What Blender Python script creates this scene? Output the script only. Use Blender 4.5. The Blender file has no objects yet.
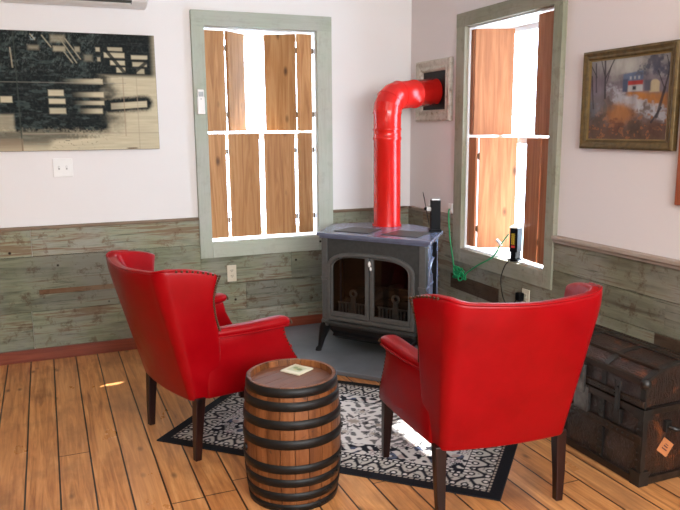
import bpy, bmesh, math, random
import numpy as np
from mathutils import Vector, Matrix
random.seed(7)
rng = np.random.default_rng(7)
S = bpy.context.scene
COL = S.collection
PI = math.pi

# ------------------------------------------------------------------ camera
cam_d = bpy.data.cameras.new('camera')
cam_d.sensor_width = 36.0
cam_d.lens = 36.0 * 707.53 / 680.0
cam_d.clip_start = 0.05
cam = bpy.data.objects.new('camera', cam_d)
COL.objects.link(cam)
cam.matrix_world = Matrix(((0.9237, 0.0750, -0.3757, -2.6435),
                           (-0.3830, 0.1600, -0.9098, -4.9457),
                           (-0.0081, 0.9843, 0.1766, 1.5),
                           (0, 0, 0, 1)))
S.camera = cam

# ------------------------------------------------------------------ world, sun, daylight, exposure
W = bpy.data.worlds.new('world')
S.world = W
W.use_nodes = True
bg = W.node_tree.nodes['Background']
bg.inputs[0].default_value = (0.62, 0.80, 1.0, 1)
bg.inputs[1].default_value = 14.0
S.view_settings.view_transform = 'Standard'
S.view_settings.look = 'None'
S.view_settings.exposure = 0.0
S.view_settings.gamma = 1.0


def light(name, kind, loc, direction, energy, color, size=None, size_y=None, angle=None):
    d = bpy.data.lights.new(name, kind)
    d.energy = energy
    d.color = color
    if kind == 'AREA':
        d.shape = 'RECTANGLE'
        d.size = size
        d.size_y = size_y
    if angle is not None:
        d.angle = angle
    o = bpy.data.objects.new(name, d)
    COL.objects.link(o)
    o.location = loc
    o.rotation_euler = Vector(direction).to_track_quat('-Z', 'Y').to_euler()
    return o


light('sun', 'SUN', (4, 4, 6), (-1.0, -0.70, -1.50), 26.0, (1.0, 0.97, 0.93), angle=math.radians(0.6))
# unseen area panel inside the front wall, standing in for daylight behind the camera 
light('daylight_front_panel', 'AREA', (-1.7, -6.7, 1.85), (-0.02, 1, -0.20), 225.0, (1.0, 0.985, 0.955), 3.2, 1.5)
# overhead fill added to brighten the floor, no fixture, out of view
light('overhead_fill', 'AREA', (-2.3, -3.3, 2.70), (0, 0, -1), 20.0, (1.0, 0.95, 0.89), 1.4, 1.0)

# ------------------------------------------------------------------ helpers: objects


def link(name, me, mats=(), parent=None):
    o = bpy.data.objects.new(name, me)
    COL.objects.link(o)
    for m in (mats if isinstance(mats, (list, tuple)) else [mats]):
        me.materials.append(m)
    if parent:
        o.parent = parent
    return o


def tag(o, label, cat, group=None, kind=None):
    if label:
        o['label'] = label
    if cat:
        o['category'] = cat
    if group:
        o['group'] = group
    if kind:
        o['kind'] = kind
    return o


def struct(o, label=None):
    o['kind'] = 'structure'
    if label:
        o['label'] = label
    return o


def thing(name, label, cat, loc=(0, 0, 0), rz=0.0, group=None):
    o = bpy.data.objects.new(name, None)
    o.empty_display_size = 0.05
    COL.objects.link(o)
    o.location = loc
    o.rotation_euler = (0, 0, rz)
    return tag(o, label, cat, group)


def copy_tree(o, parent=None):
    c = o.copy()
    COL.objects.link(c)
    if parent:
        c.parent = parent
    for ch in list(o.children):
        copy_tree(ch, c)
    return c


class MB:
    """collects shapes into one mesh, with an optional per-face tint"""

    def __init__(s):
        s.v = []
        s.f = []
        s.mi = []
        s.t = []
        s.sm = []

    def add(s, vs, fs, mi=0, tint=0.5, smooth=False):
        b = len(s.v)
        s.v.extend([tuple(p) for p in vs])
        for f in fs:
            s.f.append([b + i for i in f])
            s.mi.append(mi)
            s.t.append(tint)
            s.sm.append(smooth)

    def box(s, x0, x1, y0, y1, z0, z1, mi=0, tint=0.5, M=None, bev=0.0):
        if bev > 0:
            bm = bmesh.new()
            bmesh.ops.create_cube(bm, size=1.0)
            for v in bm.verts:
                v.co = Vector((x0 + (v.co.x + .5) * (x1 - x0), y0 + (v.co.y + .5) * (y1 - y0), z0 + (v.co.z + .5) * (z1 - z0)))
            bmesh.ops.bevel(bm, geom=list(bm.edges), offset=bev, segments=2, profile=0.5, affect='EDGES')
            bm.verts.index_update()
            vs = [v.co.copy() for v in bm.verts]
            fs = [[v.index for v in f.verts] for f in bm.faces]
            bm.free()
        else:
            vs = [Vector((x, y, z)) for z in (z0, z1) for y in (y0, y1) for x in (x0, x1)]
            fs = [(0, 2, 3, 1), (4, 5, 7, 6), (0, 1, 5, 4), (2, 6, 7, 3), (0, 4, 6, 2), (1, 3, 7, 5)]
        if M is not None:
            vs = [M @ v for v in vs]
        s.add(vs, fs, mi, tint, bev > 0 and False)

    def tube(s, pts, r, n=10, mi=0, tint=0.5, cap=True):
        pts = [Vector(p) for p in pts]
        rs = r if isinstance(r, (list, tuple)) else [r] * len(pts)
        rings = []
        up = Vector((0, 0, 1))
        prev = None
        for i, p in enumerate(pts):
            d = (pts[min(i + 1, len(pts) - 1)] - pts[max(i - 1, 0)]).normalized()
            if prev is None:
                a = d.cross(up) if abs(d.z) < .95 else d.cross(Vector((1, 0, 0)))
            else:
                a = prev - d * prev.dot(d)
                if a.length < 1e-6:
                    a = d.cross(up)
            a.normalize()
            prev = a
            b = d.cross(a)
            rings.append([p + (a * math.cos(2 * PI * k / n) + b * math.sin(2 * PI * k / n)) * rs[i] for k in range(n)])
        vs = [q for R in rings for q in R]
        fs = []
        for i in range(len(pts) - 1):
            for k in range(n):
                k2 = (k + 1) % n
                fs.append((i * n + k, i * n + k2, (i + 1) * n + k2, (i + 1) * n + k))
        s.add(vs, fs, mi, tint, True)
        if cap:
            s.add(rings[0], [list(range(n))[::-1]], mi, tint)
            s.add(rings[-1], [list(range(n))], mi, tint)

    def lathe(s, prof, n=32, mi=0, tint=0.5, c=(0, 0, 0), M=None, closed=False, smooth=True):
        vs = []
        for (r, z) in prof:
            for k in range(n):
                a = 2 * PI * k / n
                vs.append(Vector((c[0] + r * math.cos(a), c[1] + r * math.sin(a), c[2] + z)))
        if M is not None:
            vs = [M @ v for v in vs]
        fs = []
        m = len(prof)
        for i in range(m if closed else m - 1):
            j = (i + 1) % m
            for k in range(n):
                k2 = (k + 1) % n
                fs.append((i * n + k, i * n + k2, j * n + k2, j * n + k))
        s.add(vs, fs, mi, tint, smooth)

    def prism(s, poly, z0, z1, mi=0, tint=0.5, M=None):
        n = len(poly)
        vs = [Vector((p[0], p[1], z0)) for p in poly] + [Vector((p[0], p[1], z1)) for p in poly]
        if M is not None:
            vs = [M @ v for v in vs]
        fs = [list(range(n))[::-1], list(range(n, 2 * n))] + [(i, (i + 1) % n, n + (i + 1) % n, n + i) for i in range(n)]
        s.add(vs, fs, mi, tint)

    def ball(s, c, r, n=8, m=5, mi=0, sc=(1, 1, 1)):
        prof = [(max(r * math.sin(PI * i / m), 1e-5), -r * math.cos(PI * i / m)) for i in range(m + 1)]
        s.lathe(prof, n, mi, 0.5, M=Matrix.Translation(c) @ Matrix.Diagonal((sc[0], sc[1], sc[2], 1)))

    def build(s, name, mats, parent=None, smooth=None, bevel=0.0, subsurf=0, autosmooth=False):
        me = bpy.data.meshes.new(name)
        me.from_pydata(s.v, [], s.f)
        o = link(name, me, mats, parent)
        me.polygons.foreach_set('material_index', s.mi)
        me.polygons.foreach_set('use_smooth', [bool(smooth)] * len(s.f) if smooth is not None else s.sm)
        at = me.attributes.new('tint', 'FLOAT', 'FACE')
        at.data.foreach_set('value', s.t)
        bm = bmesh.new()
        bm.from_mesh(me)
        bmesh.ops.recalc_face_normals(bm, faces=bm.faces)
        bm.to_mesh(me)
        bm.free()
        if bevel:
            b = o.modifiers.new('bevel', 'BEVEL')
            b.width = bevel
            b.segments = 2
            b.limit_method = 'ANGLE'
        if subsurf:
            b = o.modifiers.new('subsurf', 'SUBSURF')
            b.levels = b.render_levels = subsurf
        return o


# ------------------------------------------------------------------ helpers: materials
class NT:
    def __init__(s, name, rough=0.5, metal=0.0, spec=0.5):
        s.m = bpy.data.materials.new(name)
        s.m.use_nodes = True
        s.t = s.m.node_tree
        s.p = s.t.nodes['Principled BSDF']
        s.p.inputs['Roughness'].default_value = rough
        s.p.inputs['Metallic'].default_value = metal
        s.p.inputs['Specular IOR Level'].default_value = spec

    def put(s, sock, v):
        if isinstance(v, bpy.types.NodeSocket):
            s.t.links.new(v, sock)
        elif isinstance(v, (tuple, list)):
            v = list(v)
            if sock.type == 'RGBA' and len(v) == 3:
                v.append(1)
            sock.default_value = v
        else:
            sock.default_value = v

    def node(s, typ, out=0, **ins):
        n = s.t.nodes.new(typ)
        for k, v in ins.items():
            s.put(n.inputs[k.replace('_', ' ')], v)
        return n

    def math(s, op, a, b=0.0, clamp=False):
        n = s.t.nodes.new('ShaderNodeMath')
        n.operation = op
        n.use_clamp = clamp
        s.put(n.inputs[0], a)
        s.put(n.inputs[1], b)
        return n.outputs[0]

    def obj(s):
        return s.t.nodes.new('ShaderNodeTexCoord').outputs['Object']

    def sep(s, v):
        n = s.t.nodes.new('ShaderNodeSeparateXYZ')
        s.put(n.inputs[0], v)
        return n.outputs

    def comb(s, x, y, z):
        n = s.t.nodes.new('ShaderNodeCombineXYZ')
        for i, v in enumerate((x, y, z)):
            s.put(n.inputs[i], v)
        return n.outputs[0]

    def scale(s, v, sc, loc=(0, 0, 0)):
        n = s.t.nodes.new('ShaderNodeMapping')
        s.put(n.inputs['Vector'], v)
        s.put(n.inputs['Scale'], sc)
        s.put(n.inputs['Location'], loc)
        return n.outputs[0]

    def noise(s, v, sc=1.0, detail=4.0, rough=0.55, dist=0.0):
        n = s.t.nodes.new('ShaderNodeTexNoise')
        s.put(n.inputs['Vector'], v)
        n.inputs['Scale'].default_value = sc
        n.inputs['Detail'].default_value = detail
        n.inputs['Roughness'].default_value = rough
        n.inputs['Distortion'].default_value = dist
        return n.outputs['Fac']

    def voro(s, v, sc=1.0, out='Distance'):
        n = s.t.nodes.new('ShaderNodeTexVoronoi')
        s.put(n.inputs['Vector'], v)
        n.inputs['Scale'].default_value = sc
        return n.outputs[out]

    def white(s, v):
        n = s.t.nodes.new('ShaderNodeTexWhiteNoise')
        n.noise_dimensions = '1D'
        s.put(n.inputs['W'], v)
        return n.outputs['Value']

    def attr(s, name):
        n = s.t.nodes.new('ShaderNodeAttribute')
        n.attribute_name = name
        return n.outputs

    def ramp(s, f, stops, interp='LINEAR'):
        n = s.t.nodes.new('ShaderNodeValToRGB')
        s.put(n.inputs[0], f)
        cr = n.color_ramp
        cr.interpolation = interp
        while len(cr.elements) < len(stops):
            cr.elements.new(0.5)
        for e, (p, c) in zip(cr.elements, stops):
            e.position = p
            e.color = (c, c, c, 1) if isinstance(c, (int, float)) else (*c, 1)
        return n.outputs[0]

    def mix(s, f, a, b, mode='MIX'):
        n = s.t.nodes.new('ShaderNodeMix')
        n.data_type = 'RGBA'
        n.blend_type = mode
        s.put(n.inputs[0], f)
        s.put(n.inputs[6], a)
        s.put(n.inputs[7], b)
        return n.outputs[2]

    def bump(s, h, strength=0.3, dist=0.01):
        n = s.t.nodes.new('ShaderNodeBump')
        n.inputs['Strength'].default_value = strength
        n.inputs['Distance'].default_value = dist
        s.put(n.inputs['Height'], h)
        s.t.links.new(n.outputs[0], s.p.inputs['Normal'])

    def out(s, color=None, rough=None):
        if color is not None:
            s.put(s.p.inputs['Base Color'], color)
        if rough is not None:
            s.put(s.p.inputs['Roughness'], rough)
        return s.m


def plain(name, c, rough=0.5, metal=0.0, var=0.12, sc=12.0, bump=0.0, spec=0.5):
    n = NT(name, rough, metal, spec)
    f = n.noise(n.obj(), sc, 5)
    lo = tuple(x * (1 - var) for x in c)
    hi = tuple(min(1, x * (1 + var)) for x in c)
    col = n.ramp(f, [(0.3, lo), (0.7, hi)])
    if bump:
        n.bump(f, bump, 0.004)
    return n.out(col)


def m_plaster(name, c):
    n = NT(name, 0.75, 0, 0.3)
    v = n.obj()
    f = n.noise(v, 1.3, 3)
    g = n.noise(v, 60, 4)
    n.bump(g, 0.05, 0.003)
    return n.out(n.ramp(f, [(0.3, tuple(x * .97 for x in c)), (0.7, c)]))


def m_floor():
    n = NT('pine_floor_boards', 0.34, 0, 0.5)
    v = n.obj()
    X, Y, Z = n.sep(v)
    wob = n.math('MULTIPLY', n.math('SUBTRACT', n.noise(n.scale(v, (.8, .8, 1)), 1.0, 2), .5), 0.012)
    p = n.math('DIVIDE', n.math('ADD', n.math('ADD', X, 2.686), wob), 0.1376)
    idx = n.math('FLOOR', p)
    fr = n.math('SUBTRACT', p, idx)
    e = n.math('MINIMUM', fr, n.math('SUBTRACT', 1.0, fr))
    r1 = n.white(idx)
    r2 = n.white(n.math('ADD', idx, 71.3))
    # end joints
    q = n.math('ADD', n.math('DIVIDE', Y, 7.0), n.math('MULTIPLY', r2, 5.0))
    qf = n.math('FRACT', q)
    bi = n.white(n.math('ADD', n.math('FLOOR', q), n.math('MULTIPLY', idx, 3.7)))
    gap = n.math('LESS_THAN', e, 0.027)
    gap2 = n.math('LESS_THAN', qf, 0.0008)
    gap = n.math('MAXIMUM', gap, gap2)
    off = n.math('MULTIPLY', idx, 13.7)
    gv = n.comb(n.math('ADD', n.math('MULTIPLY', X, 38), off), n.math('MULTIPLY', Y, 2.2), off)
    grain = n.noise(gv, 1.0, 6, 0.6, 0.8)
    kv = n.comb(n.math('ADD', n.math('MULTIPLY', X, 8.5), off), n.math('MULTIPLY', Y, 4.0), off)
    kd = n.voro(kv, 1.0)
    knot = n.ramp(kd, [(0.04, 1.0), (0.15, 0.0)])
    blot = n.noise(n.scale(v, (5, 2.5, 1)), 1.0, 5, 0.6)
    c = n.ramp(grain, [(0.30, (0.25, 0.082, 0.021)), (0.5, (0.54, 0.225, 0.066)), (0.70, (0.74, 0.37, 0.135))])
    c = n.mix(n.math('MULTIPLY', bi, 0.5), c, n.ramp(grain, [(0.3, (0.33, 0.125, 0.040)), (0.7, (0.52, 0.22, 0.080))]))
    c = n.mix(n.ramp(blot, [(0.50, 0.0), (0.70, 0.65)]), c, (0.19, 0.08, 0.032))
    c = n.mix(n.math('MULTIPLY', knot, 0.85), c, (0.07, 0.025, 0.01))
    c = n.mix(n.math('MULTIPLY', r1, 0.22), c, (0.60, 0.34, 0.16))
    c = n.mix(gap, c, (0.02, 0.01, 0.006))
    h = n.math('SUBTRACT', n.math('MULTIPLY', grain, 0.12), gap)
    n.bump(h, 0.35, 0.004)
    ro = n.ramp(blot, [(0.3, 0.26), (0.7, 0.42)])
    return n.out(c, ro)


def m_weathered(name, axis, base=((0.34, 0.365, 0.245), (0.12, 0.13, 0.085)), brown=(0.135, 0.068, 0.036), amount=0.75, grey=(0.275, 0.275, 0.235), fleck=0.75):
    """old painted barn boards; grain runs along axis; face attribute tint varies board to board"""
    n = NT(name, 0.75, 0, 0.15)
    v = n.obj()
    t = n.attr('tint')[2]
    sc = [16.0, 16.0, 16.0]
    sc[axis] = 1.6
    off = n.math('MULTIPLY', t, 40.0)
    vv = n.t.nodes.new('ShaderNodeVectorMath')
    vv.operation = 'ADD'
    n.put(vv.inputs[0], n.scale(v, sc))
    n.put(vv.inputs[1], n.comb(off, off, off))
    vv = vv.outputs[0]
    streak = n.noise(vv, 1.0, 6, 0.62, 0.6)
    sc2 = [70.0, 70.0, 70.0]
    sc2[axis] = 3.0
    fine = n.noise(n.scale(v, sc2), 1.0, 5, 0.65, 0.3)
    patch = n.noise(n.scale(v, (2.3, 2.3, 2.3)), 1.0, 4, 0.6)
    c = n.mix(n.ramp(streak, [(0.33, 0.0), (0.66, 1.0)]), base[1], base[0])
    c = n.mix(n.ramp(patch, [(0.4, 0.0), (0.62, 0.75)]), c, grey)
    wear = n.math('ADD', n.math('MULTIPLY', streak, 0.6), n.math('ADD', n.math('MULTIPLY', fine, 0.4), n.math('MULTIPLY', n.math('SUBTRACT', t, 0.5), 0.09)))
    c = n.mix(n.math('MULTIPLY', n.ramp(wear, [(0.52, 0.0), (0.60, 1.0)]), amount), c, brown)
    c = n.mix(n.math('MULTIPLY', n.ramp(fine, [(0.30, 1.0), (0.42, 0.0)]), fleck), c, tuple(x * .38 for x in base[1]))
    mott = n.noise(n.scale(v, (13, 13, 13)), 1.0, 6, 0.72, 0.15)
    c = n.mix(n.math('MULTIPLY', n.ramp(mott, [(0.54, 0.0), (0.64, 0.8)]), amount), c, tuple(x * .75 for x in brown))
    sp = n.voro(n.scale(v, (5, 5, 5)), 1.0)
    c = n.mix(n.ramp(sp, [(0.03, 1.0), (0.06, 0.0)]), c, (0.02, 0.013, 0.01))
    br = n.math('ADD', 0.72, n.math('MULTIPLY', t, 0.56))
    c = n.mix(1.0, c, n.comb(br, br, br), 'MULTIPLY')
    n.bump(n.math('ADD', streak, fine), 0.3, 0.004)
    return n.out(c)


def m_pine(name, lo, mid, hi, axis=2, rough=0.5):
    n = NT(name, rough, 0, 0.35)
    v = n.obj()
    t = n.attr('tint')[2]
    sc = [26.0, 26.0, 26.0]
    sc[axis] = 1.5
    off = n.math('MULTIPLY', t, 57.0)
    a = n.t.nodes.new('ShaderNodeVectorMath')
    a.operation = 'ADD'
    n.put(a.inputs[0], n.scale(v, sc))
    n.put(a.inputs[1], n.comb(off, off, off))
    g = n.noise(a.outputs[0], 1.0, 6, 0.6, 1.2)
    c = n.ramp(g, [(0.28, lo), (0.5, mid), (0.74, hi)])
    ks = [7.0, 7.0, 7.0]
    ks[axis] = 3.2
    b = n.t.nodes.new('ShaderNodeVectorMath')
    b.operation = 'ADD'
    n.put(b.inputs[0], n.scale(v, ks))
    n.put(b.inputs[1], n.comb(off, off, off))
    kd = n.voro(b.outputs[0], 1.0)
    c = n.mix(n.ramp(kd, [(0.05, 0.85), (0.14, 0.0)]), c, tuple(x * .25 for x in lo))
    br = n.math('ADD', 0.8, n.math('MULTIPLY', t, 0.4))
    c = n.mix(1.0, c, n.comb(br, br, br), 'MULTIPLY')
    n.bump(g, 0.15, 0.003)
    return n.out(c)


def m_vcol(name, rough=0.6, bump=0.0, bsc=200, spec=0.2):
    n = NT(name, rough, 0, spec)
    if bump:
        n.bump(n.noise(n.obj(), bsc, 3), bump, 0.003)
    return n.out(n.attr('paint')[0])


def m_leather():
    n = NT('red_leather', 0.33, 0, 0.2)
    v = n.obj()
    f = n.noise(v, 6, 4, 0.6)
    cell = n.voro(v, 170)
    n.bump(n.math('ADD', n.math('MULTIPLY', cell, 0.35), n.math('MULTIPLY', f, 2.0)), 0.12, 0.003)
    c = n.ramp(f, [(0.3, (0.235, 0.0002, 0.0025)), (0.7, (0.315, 0.0006, 0.004))])
    return n.out(c, n.ramp(f, [(0.3, 0.27), (0.7, 0.40)]))


def m_glass(name, tint=(1, 1, 1), fac=1.0):
    m = bpy.data.materials.new(name)
    m.use_nodes = True
    t = m.node_tree
    t.nodes.clear()
    o = t.nodes.new('ShaderNodeOutputMaterial')
    mx = t.nodes.new('ShaderNodeMixShader')
    lw = t.nodes.new('ShaderNodeLayerWeight')
    lw.inputs[0].default_value = 0.5
    pw = t.nodes.new('ShaderNodeMath')
    pw.operation = 'POWER'
    t.links.new(lw.outputs['Facing'], pw.inputs[0])
    pw.inputs[1].default_value = 4.0
    fr = t.nodes.new('ShaderNodeMath')
    fr.operation = 'MULTIPLY_ADD'
    t.links.new(pw.outputs[0], fr.inputs[0])
    fr.inputs[1].default_value = 0.5
    fr.inputs[2].default_value = 0.04
    tr = t.nodes.new('ShaderNodeBsdfTransparent')
    tr.inputs[0].default_value = (*tint, 1)
    gl = t.nodes.new('ShaderNodeBsdfGlossy')
    gl.inputs['Roughness'].default_value = 0.03
    t.links.new(fr.outputs[0], mx.inputs[0])
    t.links.new(tr.outputs[0], mx.inputs[1])
    t.links.new(gl.outputs[0], mx.inputs[2])
    t.links.new(mx.outputs[0], o.inputs[0])
    return m


MAT = {}
MAT['wall'] = m_plaster('white_plaster', (0.80, 0.78, 0.765))
MAT['wall_pink'] = m_plaster('warm_white_plaster', (0.75, 0.685, 0.665))
MAT['ceiling'] = m_plaster('ceiling_paint', (0.80, 0.79, 0.77))
MAT['dim_wall'] = m_plaster('dark_unseen_wall', (0.20, 0.14, 0.10))  # unseen walls kept dark so less light bounces back
MAT['floor'] = m_floor()
MAT['board_x'] = m_weathered('weathered_green_boards', 0)
MAT['board_y'] = m_weathered('weathered_olive_boards', 1, base=((0.30, 0.29, 0.195), (0.13, 0.115, 0.075)), grey=(0.32, 0.295, 0.25), amount=0.7)
MAT['casing_z'] = m_weathered('sage_casing_upright', 2, base=((0.46, 0.51, 0.42), (0.37, 0.41, 0.33)), grey=(0.47, 0.48, 0.43), amount=0.12, fleck=0.15)
MAT['casing_x'] = m_weathered('sage_casing_rail', 0, base=((0.46, 0.51, 0.42), (0.37, 0.41, 0.33)), grey=(0.47, 0.48, 0.43), amount=0.12, fleck=0.15)
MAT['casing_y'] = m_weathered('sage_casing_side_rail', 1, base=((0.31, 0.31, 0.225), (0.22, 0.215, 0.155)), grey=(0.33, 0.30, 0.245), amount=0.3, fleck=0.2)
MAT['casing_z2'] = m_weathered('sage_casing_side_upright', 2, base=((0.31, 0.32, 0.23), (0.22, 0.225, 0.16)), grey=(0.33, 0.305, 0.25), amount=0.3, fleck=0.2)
MAT['cap'] = m_pine('brown_cap_rail', (0.12, 0.075, 0.045), (0.20, 0.14, 0.09), (0.30, 0.22, 0.15), 0, 0.6)
MAT['cap_y'] = m_pine('taupe_cap_rail', (0.26, 0.19, 0.14), (0.33, 0.26, 0.21), (0.40, 0.33, 0.28), 1, 0.6)
MAT['base'] = m_pine('red_brown_baseboard', (0.13, 0.028, 0.014), (0.20, 0.045, 0.022), (0.27, 0.07, 0.035), 0, 0.4)
MAT['pine'] = m_pine('shutter_pine', (0.28, 0.115, 0.037), (0.46, 0.225, 0.082), (0.60, 0.34, 0.15))
MAT['pine2'] = m_pine('shutter_pine_shaded', (0.26, 0.085, 0.033), (0.40, 0.145, 0.055), (0.50, 0.215, 0.09))  # same pine, its colour reddened for the weaker light at the right window
MAT['white_wood'] = plain('white_painted_wood', (0.80, 0.80, 0.78), 0.45, var=0.04)
MAT['glass'] = m_glass('window_glass')
MAT['leather'] = m_leather()
MAT['leg'] = m_pine('dark_mahogany', (0.008, 0.003, 0.002), (0.017, 0.005, 0.004), (0.032, 0.009, 0.006), 2, 0.33)
MAT['brass'] = plain('antique_brass', (0.10, 0.055, 0.03), 0.35, 0.8, 0.2)
MAT['iron_rim'] = plain('polished_cast_iron', (0.085, 0.088, 0.086), 0.33, 0.0, 0.15, 40, 0.05, 0.6)
MAT['hinge'] = plain('tarnished_hinge', (0.20, 0.13, 0.07), 0.5, 0.3, 0.2)
MAT['iron'] = plain('grey_cast_iron', (0.042, 0.045, 0.044), 0.40, 0.0, 0.2, 40, 0.05, 0.4)
MAT['iron_top'] = plain('cast_iron_sky_sheen', (0.115, 0.135, 0.20), 0.27, 0.0, 0.12, 18, 0.02, 1.0)  # blue reflection of the sky put into the iron's base colour
MAT['iron_black'] = plain('black_cast_iron', (0.006, 0.006, 0.007), 0.45, 0.0, 0.2, 40, 0, 0.25)
MAT['red_enamel'] = plain('red_enamel', (0.62, 0.014, 0.010), 0.18, 0.0, 0.05, 6)
MAT['black'] = plain('black_plastic', (0.004, 0.004, 0.005), 0.45, 0, 0.1, 12, 0, 0.12)
MAT['white'] = plain('white_plastic', (0.78, 0.77, 0.74), 0.35, 0, 0.03)
MAT['cream'] = plain('cream_plastic', (0.62, 0.56, 0.43), 0.4, 0, 0.03)
MAT['green'] = plain('green_cord', (0.010, 0.30, 0.10), 0.5, 0, 0.1)
MAT['steel'] = plain('brushed_steel', (0.55, 0.55, 0.55), 0.3, 1.0, 0.1)

# ------------------------------------------------------------------ room shell
T0 = 0.30          # wall thickness and depth of the window recess
XL, YF, ZC = -5.2, -6.8, 2.75


def boxes(name, lst, mat, parent=None, bevel=0.0):
    m = MB()
    for b in lst:
        m.box(*b[:6], tint=(b[6] if len(b) > 6 else 0.5))
    return m.build(name, mat, parent, bevel=bevel)


struct(boxes('floor', [(XL, T0, YF, T0, -0.12, 0.0)], MAT['floor']))
struct(boxes('ceiling', [(XL - .3, T0, YF - .3, T0, ZC, ZC + 0.12)], MAT['ceiling']))
# openings: window 1 in the back wall (x, z), window 2 in the right wall (y, z)
A0, A1, AZ0, AZ1 = -1.588, -0.780, 0.706, 2.180
B0, B1, BZ0, BZ1 = -1.688, -0.800, 0.676, 2.145
struct(boxes('wall_back', [(XL, A0, 0, T0, 0, ZC), (A1, T0, 0, T0, 0, ZC), (A0, A1, 0, T0, 0, AZ0), (A0, A1, 0, T0, AZ1, ZC)], MAT['wall']))
struct(boxes('wall_right', [(0, T0, YF, B0, 0, ZC), (0, T0, B1, 0, 0, ZC), (0, T0, B0, B1, 0, BZ0), (0, T0, B0, B1, BZ1, ZC)], MAT['wall_pink']))
# the two walls out of view, coloured dark to cut the bounced light
struct(boxes('wall_left', [(XL - .12, XL, YF, T0, 0, ZC)], MAT['dim_wall']))
struct(boxes('wall_front', [(XL, -2.4, YF - .12, YF, 0, ZC), (-1.2, T0, YF - .12, YF, 0, ZC), (-2.4, -1.2, YF - .12, YF, 0, 1.2), (-2.4, -1.2, YF - .12, YF, 2.2, ZC)], MAT['dim_wall']))


def board_rows(m, axis, a0, a1, zs, depth, seed, skip=(), splits=None):
    """boards of wainscot laid flat on a wall: axis 0 on the back wall, 1 on the right wall"""
    rr = random.Random(seed)
    for i in range(len(zs) - 1):
        z0, z1 = zs[i], zs[i + 1]
        cuts = [a0]
        x = a0 + rr.uniform(.3, 1.1)
        while x < a1 - .2:
            cuts.append(x)
            x += rr.uniform(.5, 1.5)
        cuts.append(a1)
        for j in range(len(cuts) - 1):
            p, q = cuts[j] + .0012, cuts[j + 1] - .0012
            d = depth + rr.uniform(-.0025, .0025)
            t = rr.random()
            if axis == 0:
                m.box(p, q, -d, 0, z0 + .0018, z1 - .0018, tint=t)
            else:
                m.box(-d, 0, p, q, z0 + .0018, z1 - .0018, tint=t)


ZCAP = 0.872
C0, C1, CZ0, CZ1 = -1.676, -0.666, 0.598, 2.285       # casing of window 1
D0, D1, DZ0, DZ1 = -1.762, -0.697, 0.577, 2.239       # casing of window 2
rows_a = [0.0, 0.331, 0.697, ZCAP]
MAT['board_brown'] = m_weathered('bare_brown_board', 0, base=((0.21, 0.105, 0.045), (0.12, 0.06, 0.03)), brown=(0.06, 0.03, 0.015), amount=0.5, grey=(0.20, 0.15, 0.10))
MAT['board_dark'] = m_weathered('bare_dark_board', 1, base=((0.085, 0.05, 0.03), (0.05, 0.03, 0.018)), brown=(0.03, 0.016, 0.01), amount=0.5, grey=(0.10, 0.07, 0.05))
m = MB()
board_rows(m, 0, XL, C0, rows_a, 0.02, 3)
m.box(-2.74, -2.12, -.0235, -.01, .442, .474, mi=1)
struct(m.build('trim_1', [MAT['board_x'], MAT['board_brown']]), 'weathered green board wainscot left of the left window')
m = MB()
board_rows(m, 0, C0, C1, [0.0, 0.20, 0.40, CZ0], 0.02, 5)
board_rows(m, 0, C1, -0.02, rows_a, 0.02, 8)
struct(m.build('trim_2', MAT['board_x']), 'weathered board wainscot below and right of the left window')
m = MB()
board_rows(m, 1, D1, 0.0, rows_a, 0.02, 11)
board_rows(m, 1, D0, D1, [0.0, 0.19, 0.39, DZ0], 0.02, 15)
m.box(-.0235, -.01, -1.25, -.67, .375, .478, mi=1)
struct(m.build('trim_3', [MAT['board_y'], MAT['board_dark']]), 'weathered board wainscot in the corner and below the right window')
m = MB()
board_rows(m, 1, YF, D0, [0.0, 0.18, 0.36, 0.53, 0.695, ZCAP], 0.02, 23)
m.box(-.0235, -.01, -2.80, -2.515, .445, .528, mi=1)
struct(m.build('trim_4', [MAT['board_y'], MAT['board_dark']]), 'weathered olive board wainscot behind the trunk')
struct(boxes('trim_5', [(XL, C0, -.030, 0, ZCAP, ZCAP + .02, .3), (C1, -.03, -.03, 0, ZCAP, ZCAP + .02, .2)], MAT['cap'], bevel=.003), 'thin brown cap rail on the back wainscot')
m = MB()
m.box(-.048, 0, YF, D0 - .004, ZCAP + .004, ZCAP + .024, tint=.7, bev=.005)
m.box(-.034, 0, YF, D0 - .004, ZCAP - .014, ZCAP + .006, tint=.4)
m.box(-.03, 0, D1 + .004, -.03, ZCAP, ZCAP + .022, tint=.2)
struct(m.build('trim_6', MAT['cap_y']), 'taupe moulded cap rail on the right wainscot')
HX0, HX1 = -1.318, -0.02
m = MB()
m.box(XL, HX0 - .002, -.040, -.02, 0, .082, tint=.5)
m.box(HX0 - .002, -.02, -.040, -.02, .032, .100, tint=.5)
struct(m.build('baseboard_back', MAT['base'], bevel=.003))
struct(boxes('baseboard_right', [(-.038, -.022, YF, -1.50, 0, .082, .4)], MAT['base'], bevel=.003))

# slate hearth pad in the corner
m = MB()
m.prism([(HX0, -.022), (HX0, -.805), (-.735, -1.485), (-.022, -1.485), (-.022, -.022)], 0.0, 0.03)
n = NT('slate_sky_sheen', 0.30, 0, 0.5)  # grey slate, the window's pale blue sheen mixed into its colour
v = n.obj()
f = n.noise(v, 4.5, 4, .5)
hearth = m.build('hearth_pad', n.out(n.ramp(f, [(0.3, (0.17, 0.195, 0.225)), (0.7, (0.22, 0.25, 0.285))]), 0.27), bevel=.005)
tag(hearth, 'grey slate hearth pad with sky sheen in its colour on the floor under the stove', 'hearth')

# ------------------------------------------------------------------ windows


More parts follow.
